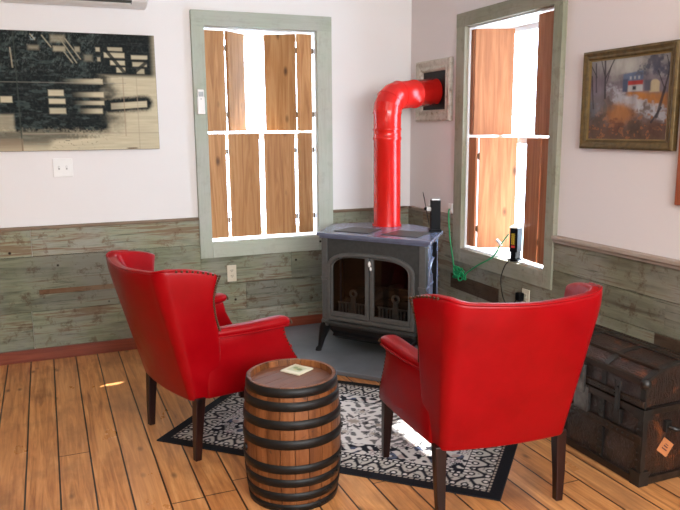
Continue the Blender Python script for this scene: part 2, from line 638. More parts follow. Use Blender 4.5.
def window(name, to_world, a0, a1, z0, z1, c0, c1, cz0, cz1, mat_up, mat_rail, label):
    """to_world(a, d, z): a along the wall, d out through the wall"""
    w = bpy.data.objects.new(name, None)
    COL.objects.link(w)
    struct(w, label)

    def bx(m, p0, p1, d0, d1, q0, q1, t=.5):
        A = to_world(p0, d0, q0)
        B = to_world(p1, d1, q1)
        m.box(min(A[0], B[0]), max(A[0], B[0]), min(A[1], B[1]), max(A[1], B[1]), min(A[2], B[2]), max(A[2], B[2]), tint=t)
    cw = 0.092
    m = MB()
    bx(m, c0, a0, -.032, 0.002, cz0, z1 + .012, .45)
    o = m.build('casing_upright', mat_up, w, bevel=.003)
    m = MB()
    bx(m, a1, c1, -.032, 0.002, cz0, z1 + .012, .6)
    m.build('casing_upright', mat_up, w, bevel=.003)
    m = MB()
    bx(m, c0, c1, -.034, 0.002, z1 + .004, cz1, .4)
    m.build('casing_head', mat_rail, w, bevel=.003)
    m = MB()
    bx(m, a0, a1, -.031, 0.002, cz0, z0, .62)
    m.build('casing_apron', mat_rail, w, bevel=.003)
    m = MB()
    bx(m, a0, a1, 0.0, T0, z0 - .004, z0 + .006, .5)
    m.build('window_sill', MAT['white_wood'], w)
    m = MB()
    bx(m, a0 - .001, a0 + .006, 0.0, T0, z0, z1)
    bx(m, a1 - .006, a1 + .001, 0.0, T0, z0, z1)
    bx(m, a0, a1, 0.0, T0, z1 - .006, z1 + .002)
    m.build('window_reveal', MAT['white_wood'], w)
    m = MB()
    s = .04
    bx(m, a0, a0 + s, .265, .295, z0, z1)
    bx(m, a1 - s, a1, .265, .295, z0, z1)
    bx(m, a0, a1, .265, .295, z0, z0 + s)
    bx(m, a0, a1, .265, .295, z1 - s, z1)
    bx(m, a0, a1, .262, .297, (z0 + z1) / 2 - .02, (z0 + z1) / 2 + .02)
    m.build('window_sash', MAT['white_wood'], w)
    m = MB()
    bx(m, a0 + s, a1 - s, .278, .282, z0 + s, z1 - s)
    m.build('window_glass', MAT['glass'], w)
    return w


W1 = lambda a, d, z: (a, d, z)
W2 = lambda a, d, z: (d, a, z)
window('window_1', W1, A0, A1, AZ0, AZ1, C0, C1, CZ0, CZ1, MAT['casing_z'], MAT['casing_x'], 'left window in a sage green board casing')
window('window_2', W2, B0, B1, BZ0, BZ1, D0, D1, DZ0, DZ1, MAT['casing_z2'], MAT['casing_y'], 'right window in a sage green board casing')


def shutter(to_world, leaves, z0, z1, mat, label, hinge_at):
    """leaves: (hinge a, d at hinge, width signed, angle outwards) ; each leaf one board"""
    a, d = leaves[0][0], leaves[0][1]
    base = Vector(to_world(a, d, z0))
    t = thing('window_shutter', label, 'shutter', base, 0, 'wooden shutters in the windows')
    for (ha, hd, wd, ang) in leaves:
        sg = 1 if wd > 0 else -1
        ca, sa = math.cos(ang), math.sin(ang)
        m = MB()
        th = .018

        def P(u, e, z):      # u along the leaf, e across its thickness
            aa = ha + sg * u * ca + (-sg) * 0 + e * (-sa) * sg
            dd = hd + u * sa + e * ca
            return Vector(to_world(aa, dd, z)) - base
        tt = random.random()
        W_ = abs(wd)
        vs = [P(u, e, z) for z in (z0, z1) for e in (0, th) for u in (0, W_)]
        m.add(vs, [(0, 2, 3, 1), (4, 5, 7, 6), (0, 1, 5, 4), (2, 6, 7, 3), (0, 4, 6, 2), (1, 3, 7, 5)], 0, tt)
        m.build('leaf', mat, t, bevel=.002)
    for ha, hd in hinge_at:
        for fz in (0.17, 0.83):
            m = MB()
            z = z0 + (z1 - z0) * fz
            c = Vector(to_world(ha, hd, z)) - base
            m.tube([c + Vector((0, 0, -.022)), c + Vector((0, 0, .022))], .005, 8)
            m.box(c.x - .007, c.x + .007, c.y - .007, c.y + .007, c.z - .016, c.z + .016)
            m.build('hinge', MAT['hinge'], t)
    return t


R = math.radians
y0 = .012
Z1 = (AZ0 + .026, 1.468, 1.484, AZ1 - .016)
shutter(W1, [(-1.580, y0, .135, 0), (-1.424, y0, .212, R(42))], Z1[2], Z1[3], MAT['pine'], 'upper left pine folding shutter of the left window, swung outwards', [(-1.434, y0 + .012)])
shutter(W1, [(-.806, y0, -.112, 0), (-.932, y0, -.232, R(34))], Z1[2], Z1[3], MAT['pine'], 'upper right pine folding shutter of the left window, with dark knots', [(-.925, y0 + .012), (-.796, y0 + .012)])
shutter(W1, [(-1.580, y0, .122, 0), (-1.436, y0, .224, R(2))], Z1[0], Z1[1], MAT['pine'], 'lower left pine folding shutter of the left window, closed', [(-1.447, y0 + .012)])
shutter(W1, [(-.810, y0, -.112, 0), (-.946, y0, -.228, R(3))], Z1[0], Z1[1], MAT['pine'], 'lower right pine folding shutter of the left window, behind the stove', [(-.934, y0 + .012), (-.798, y0 + .012)])
Z2 = (BZ0 + .022, 1.432, 1.448, BZ1 - .016)
shutter(W2, [(-.812, y0, -.030, 0), (-.862, y0, -.255, R(66))], Z2[2], Z2[3], MAT['pine2'], 'upper left folding shutter of the right window, washed out by daylight', [(-.852, y0 + .012)])
shutter(W2, [(-1.678, y0, .165, 0), (-1.503, y0, .20, R(80))], Z2[2], Z2[3], MAT['pine2'], 'upper right folding shutter of the right window, folded back to a narrow board', [(-1.520, y0 + .012)])
shutter(W2, [(-.812, y0, -.085, 0), (-.945, y0, -.245, R(66))], Z2[0], Z2[1], MAT['pine2'], 'lower left folding shutter of the right window, behind the black gadget', [(-.917, y0 + .012)])
shutter(W2, [(-1.675, y0, .098, 0), (-1.566, y0, .160, R(8))], Z2[0], Z2[1], MAT['pine2'], 'lower right folding shutter of the right window, two reddish boards', [(-1.571, y0 + .012)])

# ------------------------------------------------------------------ painted surfaces


def smooth(e0, e1, x):
    t = np.clip((x - e0) / (e1 - e0), 0, 1)
    return t * t * (3 - 2 * t)


def soft_box(x, y, x0, x1, y0, y1, b=0.8):
    return smooth(-b, b, np.minimum(np.minimum(x - x0, x1 - x), np.minimum(y - y0, y1 - y)))


def seg_d(x, y, ax, ay, bx, by):
    dx, dy = bx - ax, by - ay
    t = np.clip(((x - ax) * dx + (y - ay) * dy) / (dx * dx + dy * dy), 0, 1)
    return np.hypot(x - ax - t * dx, y - ay - t * dy)


def vnoise(x, y, seed=0):
    """smooth value noise on unit lattice"""
    xi, yi = np.floor(x), np.floor(y)
    fx, fy = x - xi, y - yi
    fx, fy = fx * fx * (3 - 2 * fx), fy * fy * (3 - 2 * fy)

    def h(a, b):
        q = np.sin(a * 127.1 + b * 311.7 + seed * 74.7) * 43758.5453
        return q - np.floor(q)
    return (h(xi, yi) * (1 - fx) + h(xi + 1, yi) * fx) * (1 - fy) + (h(xi, yi + 1) * (1 - fx) + h(xi + 1, yi + 1) * fx) * fy


def fbm(x, y, seed=0, o=4):
    s = 0
    a = .5
    for i in range(o):
        s = s + a * vnoise(x * 2 ** i, y * 2 ** i, seed + i)
        a *= .5
    return s / (1 - .5 ** o)


def lerp(c, col, f):
    return c * (1 - f[..., None]) + np.array(col) * f[..., None]


def painted_grid(name, nx, ny, pos, col, mat, parent=None, thick=None):
    """nx by ny grid, pos(s, t) -> xyz arrays, col(s, t) -> rgb; s, t in 0..1"""
    s, t = np.meshgrid(np.linspace(0, 1, nx), np.linspace(0, 1, ny))
    V = np.stack(pos(s, t), -1).reshape(-1, 3)
    Cc = np.clip(col(s, t).reshape(-1, 3), 0, 1)
    i = np.arange((ny - 1) * nx).reshape(ny - 1, nx)[:, :-1].ravel()
    F = np.stack([i, i + 1, i + nx + 1, i + nx], -1)
    me = bpy.data.meshes.new(name)
    me.from_pydata(V.tolist(), [], F.tolist())
    at = me.color_attributes.new('paint', 'FLOAT_COLOR', 'POINT')
    at.data.foreach_set('color', np.concatenate([Cc, np.ones((len(Cc), 1))], 1).ravel())
    return link(name, me, mat, parent)


# black and cream abstract on boards, above the light switch
def abstract_col(s, t):
    u = -55 + s * 212.0
    v = 30 + t * 120.0
    n1 = fbm(u * .12, v * .12, 3)
    n2 = fbm(u * .6, v * .6, 9)
    n3 = fbm(u * .05, v * .8, 5)
    cream = np.zeros(u.shape + (3,)) + np.array([.56, .50, .345])
    cream = cream * (0.82 + .3 * n3)[..., None]
    dark = np.zeros(u.shape + (3,)) + np.array([.0035, .0065, .0065])
    dark = dark + (n2 ** 4)[..., None] * np.array([.05, .06, .055]) + (n3 ** 5)[..., None] * .05
    d = smooth(126, 92, u + (n1 - .5) * 26) * smooth(139, 126, v + (n2 - .5) * 8)
    d = np.maximum(d, smooth(76, 70, v) * smooth(162, 150, u))
    d = np.maximum(d, .75 * smooth(110, 60, u + (n2 - .5) * 40) * smooth(152, 138, v))
    d = np.maximum(d, smooth(11, 5, seg_d(u, v, 104, 104, 144, 101) + (n2 - .5) * 2))
    L = np.zeros_like(u)
    for (x0, x1, y0, y1, b, k) in [(46, 61, 88, 94, .8, 1), (46, 62, 97, 102, .8, 1), (46, 62, 106.5, 112, 1, .85), (92, 99, 76, 80, .7, 1),
                                   (0, 11, 95, 101, .8, 1), (-60, 11, 113, 130, 2, .55), (104, 125, 49, 54, .8, .9), (110, 125, 57, 61.5, .8, .95), (116, 125, 64, 69, .8, .95),
                                   (132, 149, 51, 55, .8, .9), (133, 148, 58, 62.5, .8, .8), (137, 145, 65, 70, .8, .7), (108, 123, 43.5, 47, .8, .75), (54, 66, 44, 49, 1.2, .6), (52, 66, 33, 40, 2, .45),
                                   (75, 80, 44, 49, 1, .6), (96, 100, 44, 48, .8, .8), (97, 100, 54, 58, .8, .7), (30, 40, 44, 48, 2, .4), (84, 92, 52, 58, 2, .35), (-40, -25, 60, 66, 1, .8), (-42, -20, 74, 80, 1, .6)]:
        L = np.maximum(L, k * soft_box(u, v, x0, x1, y0, y1, b))
    for (x0, x1, y0, y1) in [(66, 99, 90, 95), (68, 99, 99, 103), (72, 97, 107, 112), (56, 99, 76.5, 81.5), (100, 124, 75, 80)]:
        L = np.maximum(L, soft_box(u, v, x0, x1 + 2, y0, y1, 1) * smooth(x0, x1, u))
    L = np.maximum(L, soft_box(u, v + (u - 126) * .07, 108, 146, 100, 106.5, .8) * (0.55 + .45 * smooth(106, 128, u)))
    L = np.maximum(L, smooth(10, 5, np.abs(v - 146.5)) * smooth(40, 55, u) * smooth(112, 95, u) * .9 * (n2 > .3))
    for (ax, ay, bx, by) in [(60, 34, 76, 60), (66, 36, 80, 56), (44, 34, 52, 45), (33, 33, 37, 38), (13, 47, 14, 66), (62, 46, 72, 60)]:
        L = np.maximum(L, .5 * smooth(1.0, .3, seg_d(u, v, ax, ay, bx, by)))
    L *= 1 - .9 * smooth(2.4, 1.2, np.minimum(seg_d(u, v, 104, 44, 128, 74), seg_d(u, v, 150, 56, 128, 74)))
    scr = fbm(u * .9 + v * .5, v * .25 - u * .2, 31)
    dark = dark + (smooth(.56, .75, scr) * smooth(84, 60, v) * smooth(112, 90, u))[..., None] * np.array([.045, .055, .05])
    dark = dark + (smooth(.55, .7, fbm(u * .12, v * .3, 44)) * smooth(105, 80, u))[..., None] * np.array([.028, .04, .036])
    d = np.clip(d - L, 0, 1)
    c = cream * (1 - d[..., None]) + dark * d[..., None]
    c = lerp(c, (.30, .22, .15), .55 * smooth(.9, .3, np.abs(u - 122)) * (v > 74) * (v < 136))
    c = lerp(c, (.34, .28, .2), .4 * smooth(.8, .3, np.abs(u - 136)) * (v > 74))
    c = lerp(c, (.35, .30, .22), .6 * smooth(.8, .3, np.abs(v - 132.5)) * (u > 18))
    c = lerp(c, (.25, .24, .2), .5 * smooth(.8, .3, np.abs(v - 80.5)) * (u < 125))
    c = lerp(c, (.04, .05, .04), .8 * smooth(.9, .3, np.abs(u - 17)))
    c = lerp(c, (.30, .22, .14), .5 * (u < 18) * smooth(136, 139, v))
    c = lerp(c, (.12, .07, .04), .9 * smooth(1.2, .6, np.hypot((u - 128) * .15, v - 149)))
    c = lerp(c, (.5, .62, .62), .5 * smooth(4, 1, np.hypot(u - 35, v - 36)) * (n2 > .5))
    return c


t = thing('abstract_painting', 'black and cream abstract painting on boards above the light switch', 'painting', (-2.56, 0, 1.372))
m = MB()
m.box(-.64, .64, -.026, -.002, 0, .735)
m.build('panel', MAT['cap'], t, bevel=.002)
painted_grid('painted_face', 330, 170, lambda s, q: (-.638 + s * 1.276, np.zeros_like(s) - .0268, .733 - q * .731), abstract_col, m_vcol('abstract_paint', .6, spec=.12), t)


def landscape_col(s, t):
    n1 = fbm(s * 9, t * 9, 2)
    n2 = fbm(s * 26, t * 26, 7)
    n3 = fbm(s * 14, t * 5, 12)
    c = np.zeros(s.shape + (3,)) + np.array([.33, .31, .30])
    c = lerp(c, (.50, .47, .42), smooth(.35, .05, np.hypot(s - .45, (t - .08) * 1.3)))
    c = lerp(c, (.16, .12, .15), smooth(.20, .30, t + .2 * (n1 - .5)) * .8)
    c = lerp(c, (.12, .11, .14), smooth(.12, .02, np.hypot((s - .86) * .5, t - .17) + .09 * (n2 - .5)) * .9)
    c = lerp(c, (.19, .14, .16), smooth(.2, .05, np.hypot((s - .12) * .7, t - .25) + .12 * (n2 - .5)) * .7)
    c = lerp(c, (.20, .14, .12), smooth(.42, .50, t + .1 * (n1 - .5)))
    # field, stream, foreground
    c = lerp(c, (.50, .20, .05), soft_box(s, t + .15 * (.5 - s), .50, .97, .40, .56, .04) * (.6 + .6 * n2))
    px = np.minimum(seg_d(s, t, .30, .40, .36, .47), seg_d(s, t, .36, .47, .58, .55))
    px2 = seg_d(s, t, .58, .55, .98, .72)
    c = lerp(c, (.50, .50, .53), smooth(.10, .04, np.minimum(px, px2) + .12 * (n2 - .5)) * (.7 + .4 * n1))
    c = lerp(c, (.42, .17, .05), smooth(.18, .06, np.hypot((s - .42) * .7, t - .68) + .1 * (n2 - .5)) * .9)
    c = lerp(c, (.13, .07, .045), smooth(.74, .86, t + .22 * (n2 - .5)) * .9)
    c = lerp(c, (.40, .16, .06), (n2 > .62) * smooth(.6, .7, t) * .6)
    c = lerp(c, (.10, .11, .09), smooth(.13, .07, np.abs(np.hypot((s - .13), (t - .62) * .85) - .1) * 4) * .5)
    c = lerp(c, (.20, .21, .24), smooth(.2, .1, s) * smooth(.45, .55, t) * smooth(.75, .65, t) * .5)
    # houses
    c = lerp(c, (.13, .17, .26), soft_box(s, t + .12 * (s - .55), .44, .68, .20, .33, .012))
    c = lerp(c, (.46, .45, .44), soft_box(s, t, .50, .68, .33, .42, .012))
    c = lerp(c, (.45, .05, .04), soft_box(s, t, .50, .68, .295, .345, .010))
    c = lerp(c, (.08, .10, .16), soft_box(s, t, .44, .50, .27, .42, .012))
    for q in (.52, .57, .62):
        c = lerp(c, (.42, .44, .46), soft_box(s, t, q, q + .022, .245, .28, .008))
    c = lerp(c, (.05, .04, .05), soft_box(s, t, .56, .60, .36, .40, .008))
    roof = .28 + np.abs(s - .815) * .9
    c = lerp(c, (.52, .42, .26), soft_box(s, t, .76, .87, .30, .44, .012) * smooth(-.01, .01, t - roof))
    c = lerp(c, (.10, .10, .13), soft_box(s, t, .70, .77, .30, .42, .015))
    for (qx, qy, qr, qc) in [(.30, .44, .09, (.22, .15, .15)), (.12, .50, .12, (.17, .14, .15)), (.16, .74, .12, (.11, .07, .05)), (.38, .82, .11, (.16, .06, .03)), (.62, .82, .12, (.10, .06, .04)), (.85, .84, .12, (.12, .06, .04)), (.72, .62, .07, (.20, .13, .10)), (.05, .62, .08, (.20, .20, .22)), (.80, .12, .14, (.07, .07, .10)), (.95, .20, .12, (.07, .07, .10)), (.66, .16, .06, (.12, .13, .16))]:
        c = lerp(c, qc, smooth(qr, qr * .3, np.hypot(s - qx, t - qy) + .22 * (n2 - .5)) * .8)
    # trees
    for (ax, ay, bx, by, r) in [(.20, .03, .22, .48, .012), (.21, .25, .32, .02, .008), (.08, .05, .10, .40, .008), (.10, .22, .02, .08, .006), (.28, .10, .23, .30, .006), (.15, .02, .20, .2, .006),
                                (.86, .72, .93, .40, .016), (.92, .45, .99, .10, .010), (.93, .42, .84, .20, .006), (.97, .2, .93, .05, .005), (.80, .78, .90, .62, .012), (.03, .2, .07, .6, .007)]:
        c = lerp(c, (.045, .035, .04), smooth(r * 1.3, r * .6, seg_d(s, t, ax, ay, bx, by)) * .85)
    return c * (.42 + .55 * n3)[..., None]


def frame_ring(m, w, h, prof, mi=0):
    """mitred picture frame in local x (width) and z (height), y towards the room is negative; prof: (inset, depth)"""
    rings = []
    for (ins, dep) in prof:
        rings.append([Vector((ins, -dep, ins)), Vector((w - ins, -dep, ins)), Vector((w - ins, -dep, h - ins)), Vector((ins, -dep, h - ins))])
    vs = [p for r_ in rings for p in r_]
    fs = []
    k = len(prof)
    for i in range(k):
        j = (i + 1) % k
        for q in range(4):
            q2 = (q + 1) % 4
            fs.append((i * 4 + q, i * 4 + q2, j * 4 + q2, j * 4 + q))
    m.add(vs, fs, mi)


# framed landscape on the right wall (local x runs towards the camera along the wall)
RW = -PI / 2
t = thing('landscape_painting', 'framed autumn landscape painting of houses by a stream on the right wall', 'painting', (0, -1.938, 1.385), RW)
m = MB()
frame_ring(m, .607, .487, [(0, .002), (0, .030), (.012, .038), (.026, .030), (.036, .030), (.044, .022), (.044, .002)])
m.build('frame', plain('dark_gilt_wood', (0.115, 0.075, 0.026), .45, .35, .35, 30, .1), t, bevel=.002)
painted_grid('canvas', 170, 140, lambda s, q: (.040 + s * .527, np.zeros_like(s) - .018, .447 - q * .407), landscape_col, m_vcol('landscape_paint', .4, .15, 150), t)
m = MB()
frame_ring(m, .519, .399, [(0, .018), (0, .026), (.007, .024), (.007, .018)])
o = m.build('frame_slip', plain('gold_slip', (0.20, 0.13, 0.045), .4, .3, .2), t)
o.location = (.044, 0, .044)

# edge of a red-brown wooden board on the right wall, cut by the picture's edge
t = thing('wooden_board', 'red-brown wooden board on the right wall, cut by the right edge', 'board', (0, -2.575, 1.145), RW)
m = MB()
m.box(0, .42, -.028, -.002, 0, .80, bev=.004)
m.build('board', m_pine('redwood', (.20, .045, .015), (.30, .075, .03), (.38, .11, .05), 2, .35), t)

# ------------------------------------------------------------------ rug
RA = Vector((-2.238, -1.598, 0))
RU = Vector((.7255, -.6882, 0))
RV = Vector((.6882, .7255, 0))
RLEN, RWID, RTH = 1.655, 1.075, .006


def rug_col(s, t):
    x = s * RLEN
    y = t * RWID
    e = np.minimum(np.minimum(x, RLEN - x), np.minimum(y, RWID - y))
    X = np.abs(x - RLEN / 2)
    Y = np.abs(y - RWID / 2)
    navy = np.array([.005, .006, .013])
    c = np.zeros(x.shape + (3,)) + navy
    creamc, tan, blue, rust = (.68, .65, .61), (.40, .34, .28), (.16, .20, .32), (.26, .10, .08)
    wob = .012 * (fbm(x * 20, y * 20, 4) - .5)

    def flower(px, py, r, petals=6):
        d = np.hypot(X - px, Y - py)
        a = np.arctan2(Y - py, X - px)
        return d / (r * (.78 + .22 * np.cos(petals * a)))
    # all-over vines and blossoms
    P = np.sin(58 * X + 2.2 * np.sin(37 * Y)) * np.sin(55 * Y + 2.0 * np.sin(41 * X + 1.3))
    Q = np.sin(96 * X + 3 * np.sin(50 * Y + .7)) + np.sin(90 * Y + 3 * np.sin(47 * X))
    field = smooth(-.10, .10, P + .28 * Q + .9 * (fbm(X * 45, Y * 45, 6) - .5))
    c_field = lerp(np.zeros_like(c) + np.array(creamc), navy, 1 - field * .94)
    c_field = lerp(c_field, blue, smooth(.5, .8, np.sin(33 * X + 1) * np.sin(29 * Y + 2)) * .45 * (1 - field))
    c_field = lerp(c_field, rust, smooth(.55, .8, np.sin(41 * X + 3) * np.sin(37 * Y)) * .5 * field)
    rr = np.random.default_rng(21)
    cand = [(rr.uniform(0, .62), rr.uniform(0, .36), rr.uniform(.020, .042)) for _ in range(46)]
    for (px, py, r) in cand:
        f = flower(px, py, r, 5 + int(r * 100) % 3)
        c_field = lerp(c_field, navy, smooth(1.25, 1.1, f))
        c_field = lerp(c_field, creamc, smooth(1.0, .9, f))
        c_field = lerp(c_field, (.30, .22, .24), smooth(.62, .54, f))
        c_field = lerp(c_field, creamc, smooth(.30, .24, f))
    # lighter medallion in the middle of the field
    med = np.hypot(X / .44, Y / .25)
    c_med = lerp(np.zeros_like(c) + np.array((.72, .69, .66)), navy, smooth(.15, .4, P + .3 * Q) * .8)
    for (px, py, r) in [(0, 0, .075), (.14, 0, .045), (.27, 0, .04), (0, .13, .04), (.14, .11, .035), (.25, .08, .03)]:
        f = flower(px, py, r, 8)
        c_med = lerp(c_med, navy, smooth(1.15, 1.05, f) * smooth(.84, .94, f))
        c_med = lerp(c_med, tan, smooth(.6, .5, f) * .8)
    c_field = c_field * (1 - smooth(1.02, .98, med)[..., None]) + c_med * smooth(1.02, .98, med)[..., None]
    # border
    per = np.where(e == np.minimum(x, RLEN - x), y, x)
    k = (e - .115) / .05
    B = np.sin(per * 2 * PI / .105) * .6
    c_b = np.zeros_like(c) + np.array((.50, .47, .42))
    c_b = lerp(c_b, navy, smooth(.38, .22, np.abs(k - B)))
    fl = np.hypot((np.mod(per, .0525) - .026) / .016, (np.abs(k) - .72) / .33)
    c_b = lerp(c_b, navy, smooth(1.2, 1.0, fl))
    c_b = lerp(c_b, creamc, smooth(.62, .5, fl))
    c_b = lerp(c_b, navy, smooth(.62, .72, fbm(x * 60, y * 60, 15)) * .8)
    c = c_field
    c = np.where((e < .190)[..., None], navy, c)
    g = np.sin(per * 2 * PI / .026)
    c = np.where(((e < .184) & (e > .170))[..., None], lerp(np.zeros_like(c) + np.array(creamc), navy, smooth(.2, .5, g)), c)
    c = np.where((e < .166)[..., None], c_b, c)
    c = np.where((e < .064)[..., None], navy, c)
    c = np.where(((e < .058) & (e > .049))[..., None], lerp(np.zeros_like(c) + np.array(tan), navy, smooth(.2, .5, g)), c)
    c = np.where((e < .045)[..., None], np.array([.006, .006, .009]), c)
    return c


rug = thing('area_rug', 'black-bordered floral rug in navy and cream lying diagonally on the floor', 'rug', RA)
o = painted_grid('rug_pile', 380, 250,
                 lambda s, t: (s * RLEN * RU.x + t * RWID * RV.x, s * RLEN * RU.y + t * RWID * RV.y, np.zeros_like(s) + RTH),
                 rug_col, m_vcol('rug_wool', .85, .3, 400), rug)
m = MB()
q = [Vector((0, 0, 0)), RU * RLEN, RU * RLEN + RV * RWID, RV * RWID]
m.prism([(p.x, p.y) for p in q], 0.0003, RTH - .0008)
for i in range(4):
    m.tube([q[i] + Vector((0, 0, RTH * .55)), q[(i + 1) % 4] + Vector((0, 0, RTH * .55))], RTH * .52, 8)
m.build('rug_binding', plain('black_wool', (.007, .007, .009), .9), rug)

# ------------------------------------------------------------------ armchairs
CH0, CHT = .285, .905


def chair_outline(z, off, yfront, npts):
    """points of the U from right front round the back to left front at height z, inset by off"""
    k = min(max((z - CH0) / (CHT - CH0), 0), 1.05)
    hwb = .268 + (.328 - .268) * k - off
    yb = -.015 - .170 * k + off
    rc = max(.035 + .045 * k - off * .5, .02)
    hwf = hwb + .012 * (1 - k) + .042 * k * k
    bow = .018 + .022 * k
    pts = []
    ys = yb + rc
    # right side (from the front to the corner)
    L1 = max(yfront - ys, .02)
    n1, n2, n3 = npts
    for i in range(n1):
        f = i / n1
        pts.append((hwf + (hwb - hwf) * f, yfront - L1 * f))
    for i in range(n2):
        a = PI / 2 * i / n2
        pts.append((hwb - rc + rc * math.cos(a), ys - rc * math.sin(a)))
    hw0 = hwb - rc
    for i in range(n3 + 1):
        f = 1 - i / n3
        pts.append((hw0 * f, yb - bow * (1 - f * f)))
    left = [(-x, y) for (x, y) in pts[:-1]][::-1]
    return pts + left


def loft_solid(outer, inner):
    """outer[k][i] and inner[k][i]: rows of points, joined over the top, under the bottom and at both ends"""
    K, n = len(outer), len(outer[0])
    ring = [outer[k] for k in range(K)] + [inner[k] for k in range(K - 1, -1, -1)]
    vs = [p for r_ in ring for p in r_]
    N = len(ring)
    fs = []
    for a in range(N):
        b = (a + 1) % N
        for i in range(n - 1):
            fs.append((a * n + i, a * n + i + 1, b * n + i + 1, b * n + i))
    for i in (0, n - 1):
        for k in range(K - 1):
            f = (k * n + i, (k + 1) * n + i, (N - 2 - k) * n + i, (N - 1 - k) * n + i)
            fs.append(f if i == 0 else f[::-1])
    return vs, fs


def interp(x, xs, ys):
    return float(np.interp(x, xs, ys))


def wing_y(z):
    return interp(z, [.28, .50, .60, .675, .76, .83, .875, .93], [.14, .135, .125, .098, .082, .094, .112, .118])


def make_chair(label):
    t = thing('armchair', label, 'armchair', (0, 0, 0), 0, 'red leather wing chairs')
    # back shell with wings
    NP = (7, 6, 6)
    FR_ = [0, .012, .10, .22, .34, .46, .58, .70, .82, .91, .97, 1.0]
    K = len(FR_)
    cols = len(chair_outline(.5, 0, .1, NP))
    outer, inner = [], []
    zt = []
    for i in range(cols):
        u = abs(2 * i / (cols - 1) - 1)       # 1 at the wing fronts, 0 at the middle of the back
        zt.append(interp(u, [0, .32, .55, .72, .88, 1], [.892, .900, .916, .910, .893, .870]))
    for k in range(K):
        f = FR_[k]
        ro, ri = [], []
        for i in range(cols):
            z = CH0 + f * (zt[i] - CH0)
            pull = .010 * max(0, (f - .9) / .1)
            yf = wing_y(z)
            po = chair_outline(z, pull, yf, NP)[i]
            th = .060 + .012 * math.sin(PI * f)
            pi_ = chair_outline(z, th - pull, yf - .004, NP)[i]
            ro.append(Vector((po[0], po[1], z)))
            ri.append(Vector((pi_[0], pi_[1], z + (.004 if k == K - 1 else 0))))
        outer.append(ro)
        inner.append(ri)
    m = MB()
    m.add(*loft_solid(outer, inner), smooth=True)
    back = m.build('backrest', MAT['leather'], t, subsurf=2)
    # welt along the top edge and down the rear corners
    m = MB()
    path = [outer[K - 1][i].lerp(inner[K - 1][i], .12) + Vector((0, 0, -.002)) for i in range(5, cols - 5)]
    m.tube(path, .0055, 8)
    m.build('welt', MAT['leather'], back)
    # arms: side panel and pad
    for sx in (1, -1):
        o2, i2 = [], []
        for k in range(6):
            f = k / 5
            z = CH0 + f * (.578 - CH0)
            ro, ri = [], []
            yfr = interp(z, [.285, .36, .45, .53, .578], [.578, .560, .505, .466, .458])
            for j in range(7):
                g = j / 6
                y = yfr + (.06 - yfr) * g
                xo = .281 + .010 * f + .006 * math.sin(PI * g) + .036 * (1 - g)
                ro.append(Vector((sx * xo, y, z)))
                ri.append(Vector((sx * (xo - .058), y, z)))
            o2.append(ro)
            i2.append(ri)
        m = MB()
        m.add(*loft_solid(o2, i2), smooth=True)
        m.build('arm_panel', MAT['leather'], t, bevel=.012)
        # pad: a soft roll running from the wing to the front
        m = MB()
        st = [(.075, .596, .030, .020), (.12, .596, .036, .024), (.22, .594, .040, .026), (.33, .597, .043, .027), (.42, .602, .045, .027), (.462, .604, .044, .026), (.483, .602, .034, .018), (.489, .600, .014, .008)]
        n_ = 12
        vs = []
        for (y, z, a, b) in st:
            for q_ in range(n_):
                an = 2 * PI * q_ / n_
                ca, sa = math.cos(an), math.sin(an)
                vs.append(Vector((sx * (.262 + .046 * (y - .075) / .41) + a * math.copysign(abs(ca) ** .75, ca), y, z - .008 + b * math.copysign(abs(sa) ** .8, sa))))
        fs = [(a * n_ + q_, a * n_ + (q_ + 1) % n_, (a + 1) * n_ + (q_ + 1) % n_, (a + 1) * n_ + q_) for a in range(len(st) - 1) for q_ in range(n_)]
        fs += [list(range(n_))[::-1], [(len(st) - 1) * n_ + q_ for q_ in range(n_)]]
        m.add(vs, fs, smooth=True)
        pad = m.build('armrest', MAT['leather'], t, subsurf=1)
        m = MB()
        m.tube([(sx * .299, .11, .574), (sx * .319, .25, .573), (sx * .338, .40, .576), (sx * .342, .468, .578), (sx * .308, .489, .578)], .005, 6)
        m.build('welt', MAT['leather'], pad)
        # nail heads: wing front edge, wing top, arm front
        m = MB()
        nh = []
        for q_ in range(26):
            z = .610 + (.866 - .610) * q_ / 25
            pts = chair_outline(z, 0, wing_y(z), NP)[0]
            m.ball((sx * (pts[0] - .008), wing_y(z) - .001, z), .0062, 6, 4)
        nh.append(m)
        m = MB()
        for q_ in range(9):
            ii = 0.4 + q_ * .75
            i0 = int(ii)
            p = outer[K - 1][i0].lerp(outer[K - 1][i0 + 1], ii - i0)
            p2 = outer[K - 2][i0].lerp(outer[K - 2][i0 + 1], ii - i0)
            c = p.lerp(p2, .28)
            m.ball((sx * (c.x + .001), c.y, c.z), .0062, 6, 4)
        nh.append(m)
        m = MB()
        for q_ in range(15):
            z = .30 + (.57 - .30) * q_ / 14
            yfr = interp(z, [.285, .36, .45, .53, .578], [.578, .560, .505, .466, .458])
            f = (z - CH0) / (.578 - CH0)
            m.ball((sx * (.317 + .010 * f - .004), yfr - .010, z), .0062, 6, 4)
        nh.append(m)
        m = MB()
        for q_ in range(9):
            an = PI * q_ / 8
            m.ball((sx * .308 + .038 * math.cos(an), .483, .592 + .018 * math.sin(an) - .004), .0055, 6, 4)
        nh.append(m)
        for q_, nm in zip(nh, ('wing_nailheads', 'top_nailheads', 'arm_front_nailheads', 'armrest_nailheads')):
            q_.build(nm, MAT['brass'], t)
    # seat
    m = MB()
    m.box(-.240, .240, .03, .555, .285, .375)
    m.build('seat_rail', MAT['leather'], t, bevel=.015)
    m = MB()
    xs = np.linspace(-.222, .222, 9)
    ysq = np.linspace(.05, .572, 9)
    vs, fs = [], []
